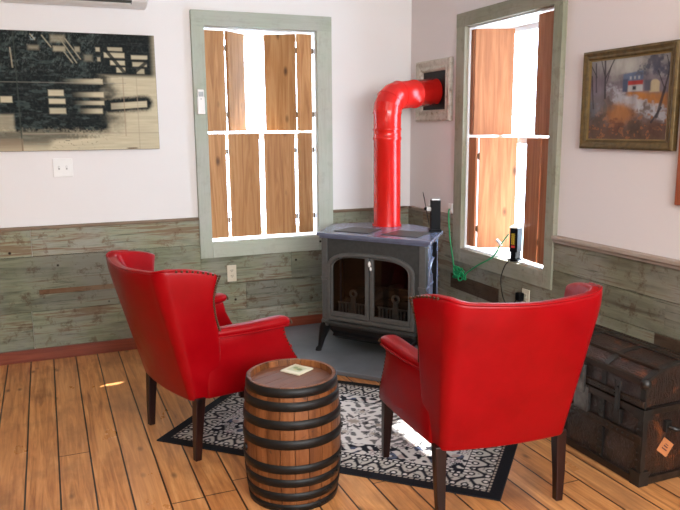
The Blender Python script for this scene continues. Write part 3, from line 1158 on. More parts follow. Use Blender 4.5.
    for jy, y in enumerate(ysq):
        for ix, x in enumerate(xs):
            e = (1 - (x / .222) ** 4) * (1 - ((y - .311) / .261) ** 4)
            vs.append((x, y, .435 + .035 * e))
    for jy in range(8):
        for ix in range(8):
            a = jy * 9 + ix
            fs.append((a, a + 1, a + 10, a + 9))
    top = MB()
    b0 = len(vs)
    vs += [(x, y, .372) for y in ysq for x in xs]
    fs += [tuple(b0 + i for i in f[::-1]) for f in fs[:64]]
    rim = [ix for ix in range(9)] + [jy * 9 + 8 for jy in range(1, 9)] + [80 - ix for ix in range(1, 9)] + [(8 - jy) * 9 for jy in range(1, 8)]
    for a in range(len(rim)):
        p, q_ = rim[a], rim[(a + 1) % len(rim)]
        fs.append((p, b0 + p, b0 + q_, q_))
    m.add(vs, fs, smooth=True)
    m.build('seat', MAT['leather'], t, bevel=.01)
    # legs
    for sx in (1, -1):
        for rear in (1, 0):
            m = MB()
            if rear:
                secs = [((sx * .259, .006, 0), .0150), ((sx * .262, .012, .12), .0185), ((sx * .262, .026, .30), .0235)]
            else:
                secs = [((sx * .287, .560, .0068), .0145), ((sx * .287, .548, .14), .0190), ((sx * .284, .536, .30), .0240)]
            vs = []
            for (c, r_) in secs:
                for (dx, dy) in ((-1, -1), (1, -1), (1, 1), (-1, 1)):
                    vs.append((c[0] + dx * r_, c[1] + dy * r_, c[2]))
            fs = [(0, 3, 2, 1), (8, 9, 10, 11)] + [(k * 4 + i, k * 4 + (i + 1) % 4, k * 4 + 4 + (i + 1) % 4, k * 4 + 4 + i) for k in range(2) for i in range(4)]
            m.add(vs, fs)
            m.build('leg', MAT['leg'], t, bevel=.003)
    return t


chair = make_chair('red leather wing armchair on the left, standing side-on behind the barrel')
chair.location = (-2.171, -1.632, 0)
chair.rotation_euler.z = R(15.5 - 90)
chair2 = copy_tree(chair)
chair2['label'] = 'red leather wing armchair seen from behind, on the right by the trunk'
chair2.location = (-1.070, -2.792, 0)
chair2.rotation_euler.z = R(83.56 - 90)

# ------------------------------------------------------------------ barrel and coaster
BC = (-1.775, -2.309)
BH = .516
t = thing('wooden_barrel', 'small oak barrel with black iron hoops standing between the chairs', 'barrel', (BC[0], BC[1], 0), R(25))


def barrel_r(z):
    k = (z - BH / 2) / (BH / 2)
    return .2015 - .020 * k * k


def m_stave():
    n = NT('oak_staves', .45, 0, .3)
    v = n.obj()
    tnt = n.attr('tint')[2]
    off = n.math('MULTIPLY', tnt, 31.0)
    a = n.t.nodes.new('ShaderNodeVectorMath')
    a.operation = 'ADD'
    n.put(a.inputs[0], n.scale(v, (40, 40, 4)))
    n.put(a.inputs[1], n.comb(off, off, off))
    g = n.noise(a.outputs[0], 1.0, 6, .6, .5)
    c = n.ramp(g, [(.25, (.075, .022, .006)), (.5, (.17, .058, .018)), (.75, (.25, .097, .034))])
    br = n.math('ADD', .7, n.math('MULTIPLY', tnt, .6))
    c = n.mix(1.0, c, n.comb(br, br, br), 'MULTIPLY')
    sp = n.noise(v, 45, 3)
    c = n.mix(n.ramp(sp, [(.62, 0), (.72, .8)]), c, (.04, .018, .010))
    n.bump(g, .2, .003)
    return n.out(c)


MAT['stave'] = m_stave()
m = MB()
NS = 22
zs = [BH * i / 14 for i in range(15)]
for k in range(NS):
    a0, a1 = 2 * PI * k / NS + .006, 2 * PI * (k + 1) / NS - .006
    tint = random.random()
    sub = 3
    ang = [a0 + (a1 - a0) * j / sub for j in range(sub + 1)]
    vs = []
    for z in zs:
        for a in ang:
            r_ = barrel_r(z) - .0008
            vs.append((r_ * math.cos(a), r_ * math.sin(a), z))
        for a in ang[::-1]:
            r_ = barrel_r(z) - (.022 if z < BH * .97 and z > .03 else .014)
            vs.append((r_ * math.cos(a), r_ * math.sin(a), z))
    n_ = 2 * (sub + 1)
    fs = [(i * n_ + j, i * n_ + (j + 1) % n_, (i + 1) * n_ + (j + 1) % n_, (i + 1) * n_ + j) for i in range(len(zs) - 1) for j in range(n_)]
    fs += [list(range(n_))[::-1], [(len(zs) - 1) * n_ + j for j in range(n_)]]
    m.add(vs, fs, 0, tint)
m.build('stave_body', MAT['stave'], t)
MAT['hoop'] = plain('black_hoop_iron', (.006, .0058, .0055), .48, 0, .35, 25, .05, 0.3)
rv = MB()
for (z0, z1) in [(.479, .514), (.425, .461), (.352, .388), (.272, .310), (.170, .205), (.112, .145), (.050, .085), (.002, .032)]:
    m = MB()
    m.lathe([(barrel_r(z0) - .003, z0), (barrel_r(z0) + .003, z0), (barrel_r((z0 + z1) / 2) + .0035, (z0 + z1) / 2), (barrel_r(z1) + .003, z1), (barrel_r(z1) - .003, z1)], 64, closed=True)
    for da in (0, .16):
        a = -1.75 + z0 * 3 + da
        r_ = barrel_r((z0 + z1) / 2) + .004
        m.ball((r_ * math.cos(a), r_ * math.sin(a), (z0 + z1) / 2), .0055, 8, 4)
    m.build('hoop', MAT['hoop'], t)
m = MB()
for i in range(5):
    y0_, y1_ = -.168 + i * .0672, -.168 + (i + 1) * .0672
    poly = []
    rr_ = .1685
    for y in np.linspace(y0_ + .0006, y1_ - .0006, 7):
        poly.append((math.sqrt(max(rr_ ** 2 - y * y, 0)), y))
    poly = poly + [(-x, y) for x, y in poly[::-1]]
    m.prism(poly, BH - .045, BH - .026, tint=random.random())
m.build('barrel_head', m_pine('barrel_head_oak', (.085, .030, .014), (.135, .052, .026), (.20, .085, .045), 0, .45), t)
m = MB()
a = math.atan2(-.55, -.83) - R(25) - .55
r_ = barrel_r(.235)
m.tube([(.985 * r_ * math.cos(a), .985 * r_ * math.sin(a), .235), (1.03 * r_ * math.cos(a), 1.03 * r_ * math.sin(a), .235)], .016, 16)
m.build('bung', MAT['hoop'], t)

t = thing('coaster', 'square cream coaster with a green picture on the barrel top', 'coaster', (-1.722, -2.226, BH - .026), R(-58))
m = MB()
m.box(-.050, .050, -.050, .050, .0003, .007, bev=.002)
m.build('coaster_tile', plain('cream_tile', (.66, .62, .47), .4, 0, .05), t)


def coaster_col(s, q):
    c = np.zeros(s.shape + (3,)) + np.array([.66, .64, .50])
    n_ = fbm(s * 12, q * 12, 3)
    c = lerp(c, (.36, .42, .24), soft_box(s, q, .14, .86, .18, .82, .02) * .65)
    c = lerp(c, (.16, .20, .07), smooth(.22, .12, np.hypot((s - .62), (q - .5) * 1.2) + .12 * (n_ - .5)))
    c = lerp(c, (.22, .26, .10), smooth(.18, .10, np.hypot((s - .35), (q - .6) * 1.2) + .12 * (n_ - .5)))
    c = lerp(c, (.50, .42, .16), smooth(.12, .05, np.hypot(s - .5, q - .38)) * .8)
    return c


painted_grid('coaster_print', 60, 60, lambda s, q: (-.046 + s * .092, -.046 + q * .092, np.zeros_like(s) + .0073), coaster_col, m_vcol('coaster_print', .35), t)

# ------------------------------------------------------------------ stove
ZT = .835
FL, FR, BR_, BL = Vector((-1.049, -.687)), Vector((-.575, -1.339)), Vector((-.272, -.971)), Vector((-.789, -.330))
SD = (FR - FL).normalized()
SW = (FR - FL).length
SB = Vector((-SD.y, SD.x))
stove_rz = math.atan2(SD.y, SD.x)


def loc2(p):
    q_ = p - FL
    return (q_.dot(SD), q_.dot(SB))


cBR, cBL = loc2(BR_), loc2(BL)
PIPE = Vector((-.488, -.580))
cP = loc2(PIPE)
stove = thing('wood_stove', 'dark grey cast iron stove with arched glass doors in the corner', 'stove', (FL.x, FL.y, .03), stove_rz)
H0 = -.03      # stove coordinates start on the hearth
plate = [(0, 0), (SW, 0), cBR, (cP[0] + .16, cP[1] + .12), (cP[0] - .16, cP[1] + .12), cBL]


def inset(poly, d):
    c = Vector((sum(p[0] for p in poly) / len(poly), sum(p[1] for p in poly) / len(poly)))
    out = []
    n_ = len(poly)
    for i in range(n_):
        p0, p1, p2 = Vector(poly[i - 1]), Vector(poly[i]), Vector(poly[(i + 1) % n_])
        e1, e2 = (p1 - p0).normalized(), (p2 - p1).normalized()
        n1, n2 = Vector((-e1.y, e1.x)), Vector((-e2.y, e2.x))
        b = (n1 + n2)
        b = b / max(b.dot(n1), .3)
        out.append(tuple(p1 + b * d))
    return out


m = MB()
m.prism(plate, ZT - .022 + H0, ZT + H0)
m.prism(inset(plate, .014), ZT - .036 + H0, ZT - .02 + H0)
top = m.build('top_plate', MAT['iron_top'], stove, bevel=.005)
for cx_, cy_, w_, d_ in [(.20, .20, .13, .20), (.55, .20, .13, .20)]:
    m = MB()
    poly = [(cx_ - w_, cy_ - d_ * .5), (cx_ + w_, cy_ - d_ * .5), (cx_ + w_ * .85, cy_ + d_ * .6), (cx_ - w_ * .85, cy_ + d_ * .6)]
    m.prism(poly, ZT + H0 - .001, ZT + H0 + .005)
    m.build('griddle_lid', MAT['iron'], top, bevel=.003)
# body: hollow firebox built from slabs so that the glass shows the inside
body_poly = inset(plate, .030)
bz0, bz1 = .212 + H0, ZT - .034 + H0
fl_, fr_, br_, b1_, b2_, bl_ = [Vector(p) for p in body_poly]
FY = fl_.y          # front plane of the body in stove coordinates
m = MB()


def slab(p, q_, th, z0, z1):
    d = (q_ - p).normalized()
    nn = Vector((-d.y, d.x)) * th
    m.prism([tuple(p), tuple(q_), tuple(q_ + nn), tuple(p + nn)], z0, z1)


slab(fr_, br_, .02, bz0, bz1)
slab(br_, b1_, .02, bz0, bz1)
slab(b1_, b2_, .02, bz0, bz1)
slab(b2_, bl_, .02, bz0, bz1)
slab(bl_, fl_, .02, bz0, bz1)
m.prism(inset(plate, .035), bz0, bz0 + .02)
m.build('firebox', MAT['iron_top'], stove, bevel=.003)
m = MB()
m.prism(inset(plate, .055)[:0] or [tuple(fl_ + Vector((.03, .22))), tuple(fr_ + Vector((-.03, .22))), tuple(br_ + Vector((-.06, -.03))), tuple(bl_ + Vector((.06, -.03)))], bz0 + .022, bz1 - .01)
m.build('firebrick_lining', MAT['iron_black'], stove)
for p_, q_ in ((bl_, fl_), (fr_, br_)):
    m = MB()
    d_ = (q_ - p_).normalized()
    n_ = Vector((-d_.y, d_.x))
    slab(p_ + n_ * .0205 + d_ * .025, q_ + n_ * .0205 - d_ * .025, .006, bz0 + .021, bz1 - .006)
    m.build('side_lining', MAT['iron_black'], stove)
m = MB()
m.prism([tuple(fl_ + Vector((.035, .026))), tuple(fr_ + Vector((-.035, .026))), tuple(fr_ + Vector((-.045, .218))), tuple(fl_ + Vector((.045, .218)))], bz0 + .0205, bz0 + .026)
m.build('firebox_floor', MAT['iron_black'], stove)
# arched front: surround with an arched hole
OX0, OX1, OZ0, OZ1, OS = .068, .690, .262 + H0, .715 + H0, .600 + H0     # outer line of the door frame: sides, bottom, crown, spring


def arch(x0, x1, z0, z1, zs, n_=20):
    cx_ = (x0 + x1) / 2
    hw = (x1 - x0) / 2
    pts = [(x0, z0), (x1, z0)]
    for i in range(n_ + 1):
        a = PI * i / n_
        ca, sa = math.cos(a), math.sin(a)
        pts.append((cx_ + hw * math.copysign(abs(ca) ** .62, ca), zs + (z1 - zs) * abs(sa) ** .85))
    return pts


def ring_xz(mb, A, B, y0_, y1_, mi=0):
    """solid ring between two point lists of equal length in the x-z plane"""
    n_ = len(A)
    vs = [Vector((p[0], y0_, p[1])) for p in A] + [Vector((p[0], y0_, p[1])) for p in B] + [Vector((p[0], y1_, p[1])) for p in A] + [Vector((p[0], y1_, p[1])) for p in B]
    fs = []
    for i in range(n_):
        j = (i + 1) % n_
        fs += [(i, j, n_ + j, n_ + i), (2 * n_ + i, 3 * n_ + i, 3 * n_ + j, 2 * n_ + j), (i, 2 * n_ + i, 2 * n_ + j, j), (n_ + i, n_ + j, 3 * n_ + j, 3 * n_ + i)]
    mb.add(vs, fs, mi)


A = arch(OX0, OX1, OZ0, OZ1, OS)
x0f, x1f = fl_.x, fr_.x


def to_rect(p):
    """push an arch point out to the rectangle of the front"""
    cx_, cz_ = (OX0 + OX1) / 2, (OZ0 + OZ1) / 2
    return p


rect = [(x0f, bz0), (x1f, bz0)]
for (x, z) in A[2:]:
    f = (x - OX0) / (OX1 - OX0)
    rect.append((x0f + (x1f - x0f) * f, bz1))
rect[2] = (x1f, bz1)
rect[-1] = (x0f, bz1)
m = MB()
ring_xz(m, rect, A, FY, FY + .02)
front = m.build('front_panel', MAT['iron'], stove)
m = MB()
a1 = arch(OX0 - .004, OX1 + .004, OZ0 - .004, OZ1 + .006, OS)
a2 = arch(OX0 + .022, OX1 - .022, OZ0 + .022, OZ1 - .018, OS)
ring_xz(m, a1, a2, FY - .014, FY + .004)
m.build('door_surround', MAT['iron_rim'], stove, bevel=.005)
# side posts with moulded caps
for (px, w_) in ((x0f + .002, .042), (x1f - .044, .042)):
    m = MB()
    m.box(px, px + w_, FY - .010, FY + .004, bz0, bz1 - .004)
    m.box(px - .004, px + w_ + .004, FY - .016, FY + .004, .525 + H0, .545 + H0)
    for q_ in range(3):
        m.box(px + .007 + q_ * .011, px + .013 + q_ * .011, FY - .014, FY - .008, .27 + H0, .51 + H0)
    m.box(px - .004, px + w_ + .004, FY - .016, FY + .004, .235 + H0, .255 + H0)
    m.build('corner_post', MAT['iron_rim'], stove, bevel=.003)
# two doors
cxm = (OX0 + OX1) / 2
for sgn in (-1, 1):
    full = arch(OX0 + .026, OX1 - .026, OZ0 + .026, OZ1 - .022, OS, 40)
    half = [p for p in full if (p[0] - cxm) * sgn > .004]
    if sgn == 1:
        bl0 = (cxm + .004, OZ0 + .026)
        tp = (cxm + .004, OZ1 - .022)
        outl = [bl0] + half + [tp]
    else:
        half_top = [p for p in half if p[1] > OZ0 + .03]
        outl = [(cxm - .004, OZ0 + .026), (cxm - .004, OZ1 - .022)] + half_top + [(OX0 + .026, OZ0 + .026)]
    ctr = Vector((sum(p[0] for p in outl) / len(outl), sum(p[1] for p in outl) / len(outl)))
    inn = [(ctr.x + (p[0] - ctr.x) * .86, ctr.y + (p[1] - ctr.y) * .91) for p in outl]
    m = MB()
    ring_xz(m, outl, inn, FY - .010, FY + .006)
    d = m.build('door', MAT['iron_rim'], stove, bevel=.003)
    m = MB()
    n_ = len(inn)
    m.add([Vector((p[0], FY + .000, p[1])) for p in inn], [list(range(n_))])
    m.build('door_glass', m_glass('smoked_glass', (.55, .52, .50)) if sgn == -1 else bpy.data.materials['smoked_glass'], d)
m = MB()
m.ball((cxm + .012, FY - .028, .660 + H0), .013, 12, 8, sc=(.7, .9, 1.5))
m.ball((cxm + .020, FY - .026, .630 + H0), .009, 12, 8, sc=(.8, .9, 1.5))
m.tube([(cxm + .01, FY - .004, .652 + H0), (cxm + .012, FY - .024, .655 + H0)], .005, 8)
o = m.build('door_handle', plain('white_porcelain', (.8, .79, .76), .2), stove)
o['label'] = 'white porcelain door handle'
# inside: log grate with two andirons, logs
for (xa, xb) in ((.105, .350), (.405, .660)):
    m = MB()
    m.box(xa, xb, FY + .055, FY + .063, .286 + H0, .300 + H0)
    m.box(xa, xb, FY + .055, FY + .063, .362 + H0, .372 + H0)
    k = 10
    for i in range(k):
        x = xa + (xb - xa) * (i + .5) / k
        m.box(x - .0055, x + .0055, FY + .053, FY + .065, .29 + H0, .366 + H0)
    m.build('grate', MAT['iron_rim'], stove)
for xa in (.232, .540):
    m = MB()
    m.prism([(xa - .024, 0), (xa + .024, 0), (xa + .013, .13), (xa - .013, .13)], -.008, .008,
            M=Matrix(((1, 0, 0, 0), (0, 0, 1, FY + .042), (0, 1, 0, .285 + H0), (0, 0, 0, 1))))
    ring = [(xa + .022 * math.cos(a_), FY + .042, .437 + H0 + .022 * math.sin(a_)) for a_ in np.linspace(0, 2 * PI, 17)]
    m.tube(ring, .008, 8)
    m.build('andiron', MAT['iron_rim'], stove)
logm = plain('charred_log', (.014, .009, .007), .8, 0, .5, 20, .3)
for (xa, ya, za, xb, yb_, zb, r_) in ((.12, .14, .34, .62, .18, .36, .045), (.16, .22, .40, .60, .15, .44, .040), (.30, .12, .38, .55, .28, .50, .032)):
    m = MB()
    m.tube([(xa, FY + ya, za + H0), ((xa + xb) / 2, FY + (ya + yb_) / 2 + .01, (za + zb) / 2 + .01 + H0), (xb, FY + yb_, zb + H0)], [r_, r_ * 1.05, r_ * .9], 12)
    m.build('log', logm, stove)
# ash lip and base skirt
m = MB()
m.prism([(.055, -.028), (.70, -.028), (.715, .03), (.04, .03)], .232 + H0, .252 + H0, M=Matrix.Translation((0, FY, 0)))
m.build('ash_lip', MAT['iron'], stove, bevel=.006)
m = MB()
yo = FY + .03
prof = [(.0, .214), (-.004, .19), (.012, .165), (.008, .148), (.035, .128)]
for i in range(len(prof) - 1):
    (a_, za), (b_, zb) = prof[i], prof[i + 1]
    m.add([(.085 + a_, FY + a_, za + H0), (.675 - a_, FY + a_, za + H0), (.675 - b_, FY + b_, zb + H0), (.085 + b_, FY + b_, zb + H0),
           (.085 + a_, FY + .30, za + H0), (.675 - a_, FY + .30, za + H0), (.675 - b_, FY + .30, zb + H0), (.085 + b_, FY + .30, zb + H0)],
          [(0, 1, 2, 3), (4, 7, 6, 5), (0, 3, 7, 4), (1, 5, 6, 2)] + ([(0, 4, 5, 1)] if i == 0 else []) + ([(3, 2, 6, 7)] if i == len(prof) - 2 else []))
m.build('base_skirt', MAT['iron_black'], stove)
# cabriole legs
sideL = (bl_ - fl_).normalized()
sideR = (br_ - fr_).normalized()
for (p, dirx) in ((fl_ + sideL * .03 + Vector((.03, 0)), (-.055, -.028)), (fr_ + sideR * .03 + Vector((-.035, 0)), (.05, -.028)), (br_ - sideR * .05 + Vector((-.05, -.02)), (.035, .03)), (bl_ - sideL * .05 + Vector((.05, -.01)), (-.04, .03))):
    m = MB()
    dx, dy = dirx
    pts = [Vector((p.x, p.y, .232 + H0)), Vector((p.x + dx * .35, p.y + dy * .35, .185 + H0)), Vector((p.x + dx * .65, p.y + dy * .65, .12 + H0)), Vector((p.x + dx * .85, p.y + dy * .85, .06 + H0)), Vector((p.x + dx * 1.05, p.y + dy * 1.05, .041 + H0)), Vector((p.x + dx * 1.05, p.y + dy * 1.05, .036 + H0)), Vector((p.x + dx * 1.05, p.y + dy * 1.05, .0303 + H0))]
    m.tube(pts, [.040, .036, .025, .017, .020, .022, .022], 10)
    m.build('leg', MAT['iron_black'], stove)
# relief on the right side panel
m = MB()
nr = Vector((sideR.y, -sideR.x))


def side_pt(s, z, e):
    p = fr_ + sideR * s + nr * e
    return Vector((p.x, p.y, z + H0))


Ls = (br_ - fr_).length
for e in (0.0,):
    arcp = [side_pt(Ls * .5 + math.cos(a_) * Ls * .34, .60 + math.sin(a_) * .09, .004) for a_ in np.linspace(0, PI, 17)]
    pts = [side_pt(Ls * .84, .29, .004)] + arcp + [side_pt(Ls * .16, .29, .004)]
    m.tube(pts, .010, 8)
    m.tube([side_pt(Ls * .16, .29, .004), side_pt(Ls * .84, .29, .004)], .010, 8)
for q_ in range(4):
    s_ = Ls * (.26 + q_ * .16)
    m.tube([side_pt(s_, .32, .003), side_pt(s_, .60, .003)], .007, 8)
m.tube([side_pt(.0, .535, .002), side_pt(Ls, .535, .002)], .008, 8)
m.build('side_panel', MAT['iron_top'], stove)

# ------------------------------------------------------------------ stovepipe and its framed hole in the wall
PR = .093
t = thing('stovepipe', 'glossy red stovepipe rising from the stove into the wall', 'stovepipe', (PIPE.x, PIPE.y, ZT))
EZ = 1.705 - ZT            # height of the elbow axis above the stove top
wall_pt = Vector((-.012, -.385, 1.752)) - Vector((PIPE.x, PIPE.y, ZT))
hd = Vector((wall_pt.x, wall_pt.y, wall_pt.z - EZ)).normalized()
er = .105
m = MB()
m.tube([(0, 0, .001), (0, 0, .016)], PR + .008, 40)
m.build('collar', MAT['red_enamel'], t)
m = MB()
m.lathe([(PR, .012), (PR, .58), (PR + .004, .585), (PR + .004, .600), (PR, .605), (PR, .645), (PR + .004, .650), (PR + .004, .658), (PR, .663), (PR, EZ - er + .012)], 40)
m.build('upright_pipe', MAT['red_enamel'], t)
m = MB()
pts, rs = [Vector((0, 0, EZ - er - .004)), Vector((0, 0, EZ - er - .002))], []
for i in range(5):
    a_ = PI / 2 * i / 4
    pts.append(Vector((0, 0, EZ - er)) + hd * (er * (1 - math.cos(a_))) + Vector((0, 0, er * math.sin(a_))))
pts = pts + [pts[-1] + hd * .004, pts[-1] + hd * .008]
m.tube(pts, PR + .003, 40, cap=False)
elb = m.build('elbow', MAT['red_enamel'], t, smooth=False)
m = MB()
for i in (1, 4, 7):
    d = (pts[min(i + 1, 8)] - pts[max(i - 1, 0)]).normalized()
    m.tube([pts[i] - d * .004, pts[i] + d * .004], PR + .006, 40)
m.build('elbow_seam', MAT['red_enamel'], elb)
m = MB()
st = pts[-1]
L_ = (wall_pt - st).length
dd = (wall_pt - st).normalized()
m.tube([st, st + dd * .16, st + dd * .162, st + dd * .175, st + dd * .177, wall_pt], [PR, PR, PR + .005, PR + .005, PR + .001, PR + .001], 40)
m.build('level_pipe', MAT['red_enamel'], t)

t = thing('wall_frame', 'distressed white frame on the right wall round the stovepipe hole', 'frame', (0, -.128, 1.545), RW)
m = MB()
frame_ring(m, .49, .43, [(0, .001), (0, .026), (.012, .034), (.030, .030), (.045, .022), (.062, .028), (.078, .018), (.082, .001)])
n = NT('distressed_white_paint', .7, 0, .3)
v = n.obj()
f = n.noise(v, 22, 6, .7)
m.build('frame', n.out(n.ramp(f, [(.32, (.26, .20, .15)), (.42, (.46, .41, .34)), (.6, (.58, .53, .46))])), t, bevel=.002)
m = MB()
m.box(.078, .412, -.006, -.001, .078, .352)
m.build('backing', MAT['iron_black'], t)

# ------------------------------------------------------------------ fan on the stove
fx, fy = -.345, -.985
t = thing('stove_fan', 'small black stove fan standing on the stove top', 'fan', (fx, fy, ZT), math.atan2(.383, -.924))
m = MB()      # local +x points to the left of the picture
m.box(-.042, .038, -.038, .038, .0005, .018, bev=.003)
m.build('base', MAT['black'], t)
m = MB()
for q_ in range(7):
    y = -.030 + q_ * .010
    m.box(-.034, .026, y - .0028, y + .0028, .018, .205)
m.box(-.010, .010, -.033, .033, .018, .208)
m.build('fin_body', MAT['black'], t, bevel=.001)
m = MB()
m.box(-.030, .026, -.034, .034, .205, .217, bev=.003)
o = m.build('top_cap', MAT['steel'], t)
m = MB()
m.tube([(.018, 0, .145), (.052, 0, .150)], .014, 16)
o = m.build('motor', MAT['white'], t)
m = MB()
M0 = Matrix.Translation((.056, 0, .150)) @ Matrix.Rotation(R(10), 4, 'Y') @ Matrix.Rotation(R(12), 4, 'X')
for k in range(2):
    Mk = M0 @ Matrix.Rotation(PI * k, 4, 'X')
    poly = [(-.010, .008), (.010, .008), (.024, .05), (.020, .085), (.0, .110), (-.018, .09), (-.016, .04)]
    m.prism(poly, -.0012, .0012, M=Mk @ Matrix(((0, 0, 1, 0), (1, 0, 0, 0), (0, 1, 0, 0), (0, 0, 0, 1))))
m.ball(M0 @ Vector((0.003, 0, 0)), .011, 10, 6)
m.build('blade', MAT['black'], t)

# ------------------------------------------------------------------ gadget on the window sill, its cord and the plugs
gx, gy, gz = -.020, -1.384, BZ0 + .006
t = thing('black_gadget', 'black upright gadget with yellow and red lettering on the window sill', 'gadget', (gx, gy, gz), R(-64))
# local -y faces the camera, +y runs out towards the window
m = MB()
m.prism([(-.034, -.006), (.034, -.006), (.026, .075), (-.034, .075)], .0005, .012)
m.build('foot', MAT['black'], t, bevel=.003)
m = MB()
m.prism([(-.018, .0), (.018, .0), (.018, .07), (-.018, .07)], .012, .060)
m.prism([(-.026, .0), (.026, .0), (.022, .085), (-.026, .085)], .055, .205)
m.build('body', MAT['black'], t, bevel=.004)
m = MB()
vs = [(-.028, -.003, .204), (.028, -.003, .204), (.024, .087, .204), (-.028, .087, .204), (-.028, -.003, .212), (.028, -.003, .216), (.024, .087, .232), (-.028, .087, .228)]
m.add(vs, [(0, 3, 2, 1), (4, 5, 6, 7), (0, 1, 5, 4), (1, 2, 6, 5), (2, 3, 7, 6), (3, 0, 4, 7)])
m.build('cap', MAT['white'], t, bevel=.002)
m = MB()
m.box(.0215, .024, .066, .086, .03, .205)
m.build('edge_strip', plain('grey_green_metal', (.35, .45, .40), .35, .6), t)
m = MB()
for q_ in range(5):
    z = .105 + q_ * .014
    for (x0_, x1_, z0_, z1_) in ((-.012, .012, 0, .0025), (-.012, -.008, 0, .010), (.000, .004, 0, .010), (-.012, .010, .0085, .0105)):
        m.box(x0_, x1_, -.0012, .0004, z + z0_, z + z1_)
o = m.build('lettering', plain('yellow_ink', (.75, .50, .03), .5), t)
o['label'] = 'yellow lettering'
m = MB()
m.box(-.012, .012, -.0012, .0004, .084, .098)
o = m.build('red_mark', plain('red_ink', (.55, .03, .02), .5), t)

t = thing('green_cord', 'thin green cord knotted below the right window sill', 'cord', (-.05, -.70, .9))


def catmull(P_, n_=8):
    P_ = [Vector(p) for p in P_]
    out = []
    for i in range(len(P_) - 1):
        p0, p1, p2, p3 = P_[max(i - 1, 0)], P_[i], P_[i + 1], P_[min(i + 2, len(P_) - 1)]
        for k in range(n_):
            u = k / n_
            out.append(.5 * ((2 * p1) + (-p0 + p2) * u + (2 * p0 - 5 * p1 + 4 * p2 - p3) * u * u + (-p0 + 3 * p1 - 3 * p2 + p3) * u ** 3))
    return out + [P_[-1]]


O = Vector((-.05, -.70, .9))
P_ = [(-.036, -.66, .935), (-.045, -.662, .90), (-.05, -.69, .75), (-.05, -.735, .60), (-.05, -.76, .535)]
rk = random.Random(4)
for q_ in range(30):
    P_.append((-.055 + rk.uniform(-.025, .015), -.785 + rk.uniform(-.085, .075) - .075 * (q_ / 30), .520 + rk.uniform(-.045, .045) - (0.02 * q_ / 30)))
P_ += [(-.05, -.91, .515), (-.05, -1.05, .60), (-.045, -1.16, .655), (-.040, -1.225, .70), (-.036, -1.262, .755), (-.034, -1.275, .775)]
m = MB()
m.tube([p - O for p in catmull(P_, 6)], .0052, 6)
m.build('cord', MAT['green'], t)
m = MB()
m.tube([Vector((-.034, -1.272, .768)) - O, Vector((-.030, -1.335, .835)) - O, Vector((-.040, -1.362, .850)) - O], .0048, 6)
m.build('cord_end', MAT['green'], t)
m = MB()
c0 = Vector((-.034, -1.272, .772)) - O
m.tube([c0 + Vector((0, .040, .022)), c0 + Vector((0, .020, .012)), c0, c0 + Vector((0, -.012, -.004))], [.009, .009, .011, .006], 10)
o = m.build('plug', MAT['white'], t)
o['label'] = 'small white plug end'

t = thing('plug_adapter', 'white plug adapter on the right wall at the cap rail', 'adapter', (0, -.658, .908), RW)
m = MB()
m.box(-.027, .027, -.034, -.0005, -.002, .062, bev=.005)
m.build('case', MAT['white'], t)


def outlet(name, label, cat, loc, rz, mat, w, h, kind):
    t = thing(name, label, cat, loc, rz)
    m = MB()
    m.box(-w / 2, w / 2, -.007, -.0005, -h / 2, h / 2, bev=.003)
    m.build('cover_plate', mat, t)
    if kind == 'socket':
        for dz in (-.020, .020):
            m = MB()
            m.box(-.016, .016, -.0095, -.006, dz - .014, dz + .014, bev=.004)
            s_ = m.build('socket', mat, t)
            m = MB()
            for dx in (-.0065, .0065):
                m.box(dx - .0014, dx + .0014, -.0100, -.009, dz - .002, dz + .008)
            m.tube([(0, -.009, dz - .007), (0, -.0100, dz - .007)], .0026, 8)
            m.build('slot', MAT['black'], s_)
    else:
        for dx in (-.023, .023):
            m = MB()
            m.box(dx - .005, dx + .005, -.0085, -.006, -.012, .012)
            s_ = m.build('switch_slot', plain('slot_grey', (.35, .34, .32), .5), t)
            m = MB()
            m.box(dx - .0035, dx + .0035, -.018, -.007, -.001, .010, bev=.001)
            m.build('toggle', mat, s_)
    return t


outlet('light_switch', 'white double light switch on the left wall below the abstract painting', 'light switch', (-2.538, 0, 1.262), 0, MAT['white'], .120, .120, 'switch')
outlet('wall_outlet', 'cream wall outlet on the boards below the left window', 'outlet', (-1.457, -.0225, .476), 0, MAT['cream'], .068, .120, 'socket')
outlet('wall_outlet', 'cream wall outlet below the right window, behind the chair back', 'outlet', (-.0225, -1.535, .478), RW, MAT['cream'], .072, .118, 'socket')
t = thing('power_plug', 'black power plug with thin cord in the outlet below the right window', 'plug', (-.0325, -1.51, .488), RW)
m = MB()
m.box(-.022, .022, -.040, -.0005, -.026, .026, bev=.008)
m.build('plug_body', MAT['black'], t)
m = MB()
O2 = Vector((-.0325, -1.51, .488))
Rm = Matrix.Rotation(-RW, 3, 'Z')
m.tube([Rm @ (p - O2) for p in catmull([(-.065, -1.50, .470), (-.075, -1.45, .42), (-.06, -1.36, .44), (-.05, -1.31, .55), (-.040, -1.33, .64), (-.036, -1.36, .675), (-.031, -1.366, .690), (-.0300, -1.372, .694)], 6)], .003, 6)
m.build('cord', MAT['black'], t)

t = thing('remote_control', 'small white remote in its holder on the left window casing', 'remote', (-1.632, -.032, 1.600), 0)
m = MB()
m.box(-.026, .026, -.018, -.0005, .0, .115, bev=.004)
m.build('holder', MAT['white'], t)
m = MB()
m.box(-.022, .022, -.020, -.004, .02, .165, bev=.004)
rc_ = m.build('remote_body', MAT['white'], t)
m = MB()
m.box(-.016, .016, -.0215, -.0195, .118, .150)
m.box(-.004, .004, -.0215, -.0195, .098, .106)
m.build('remote_display', plain('grey_display', (.40, .42, .42), .4), rc_)

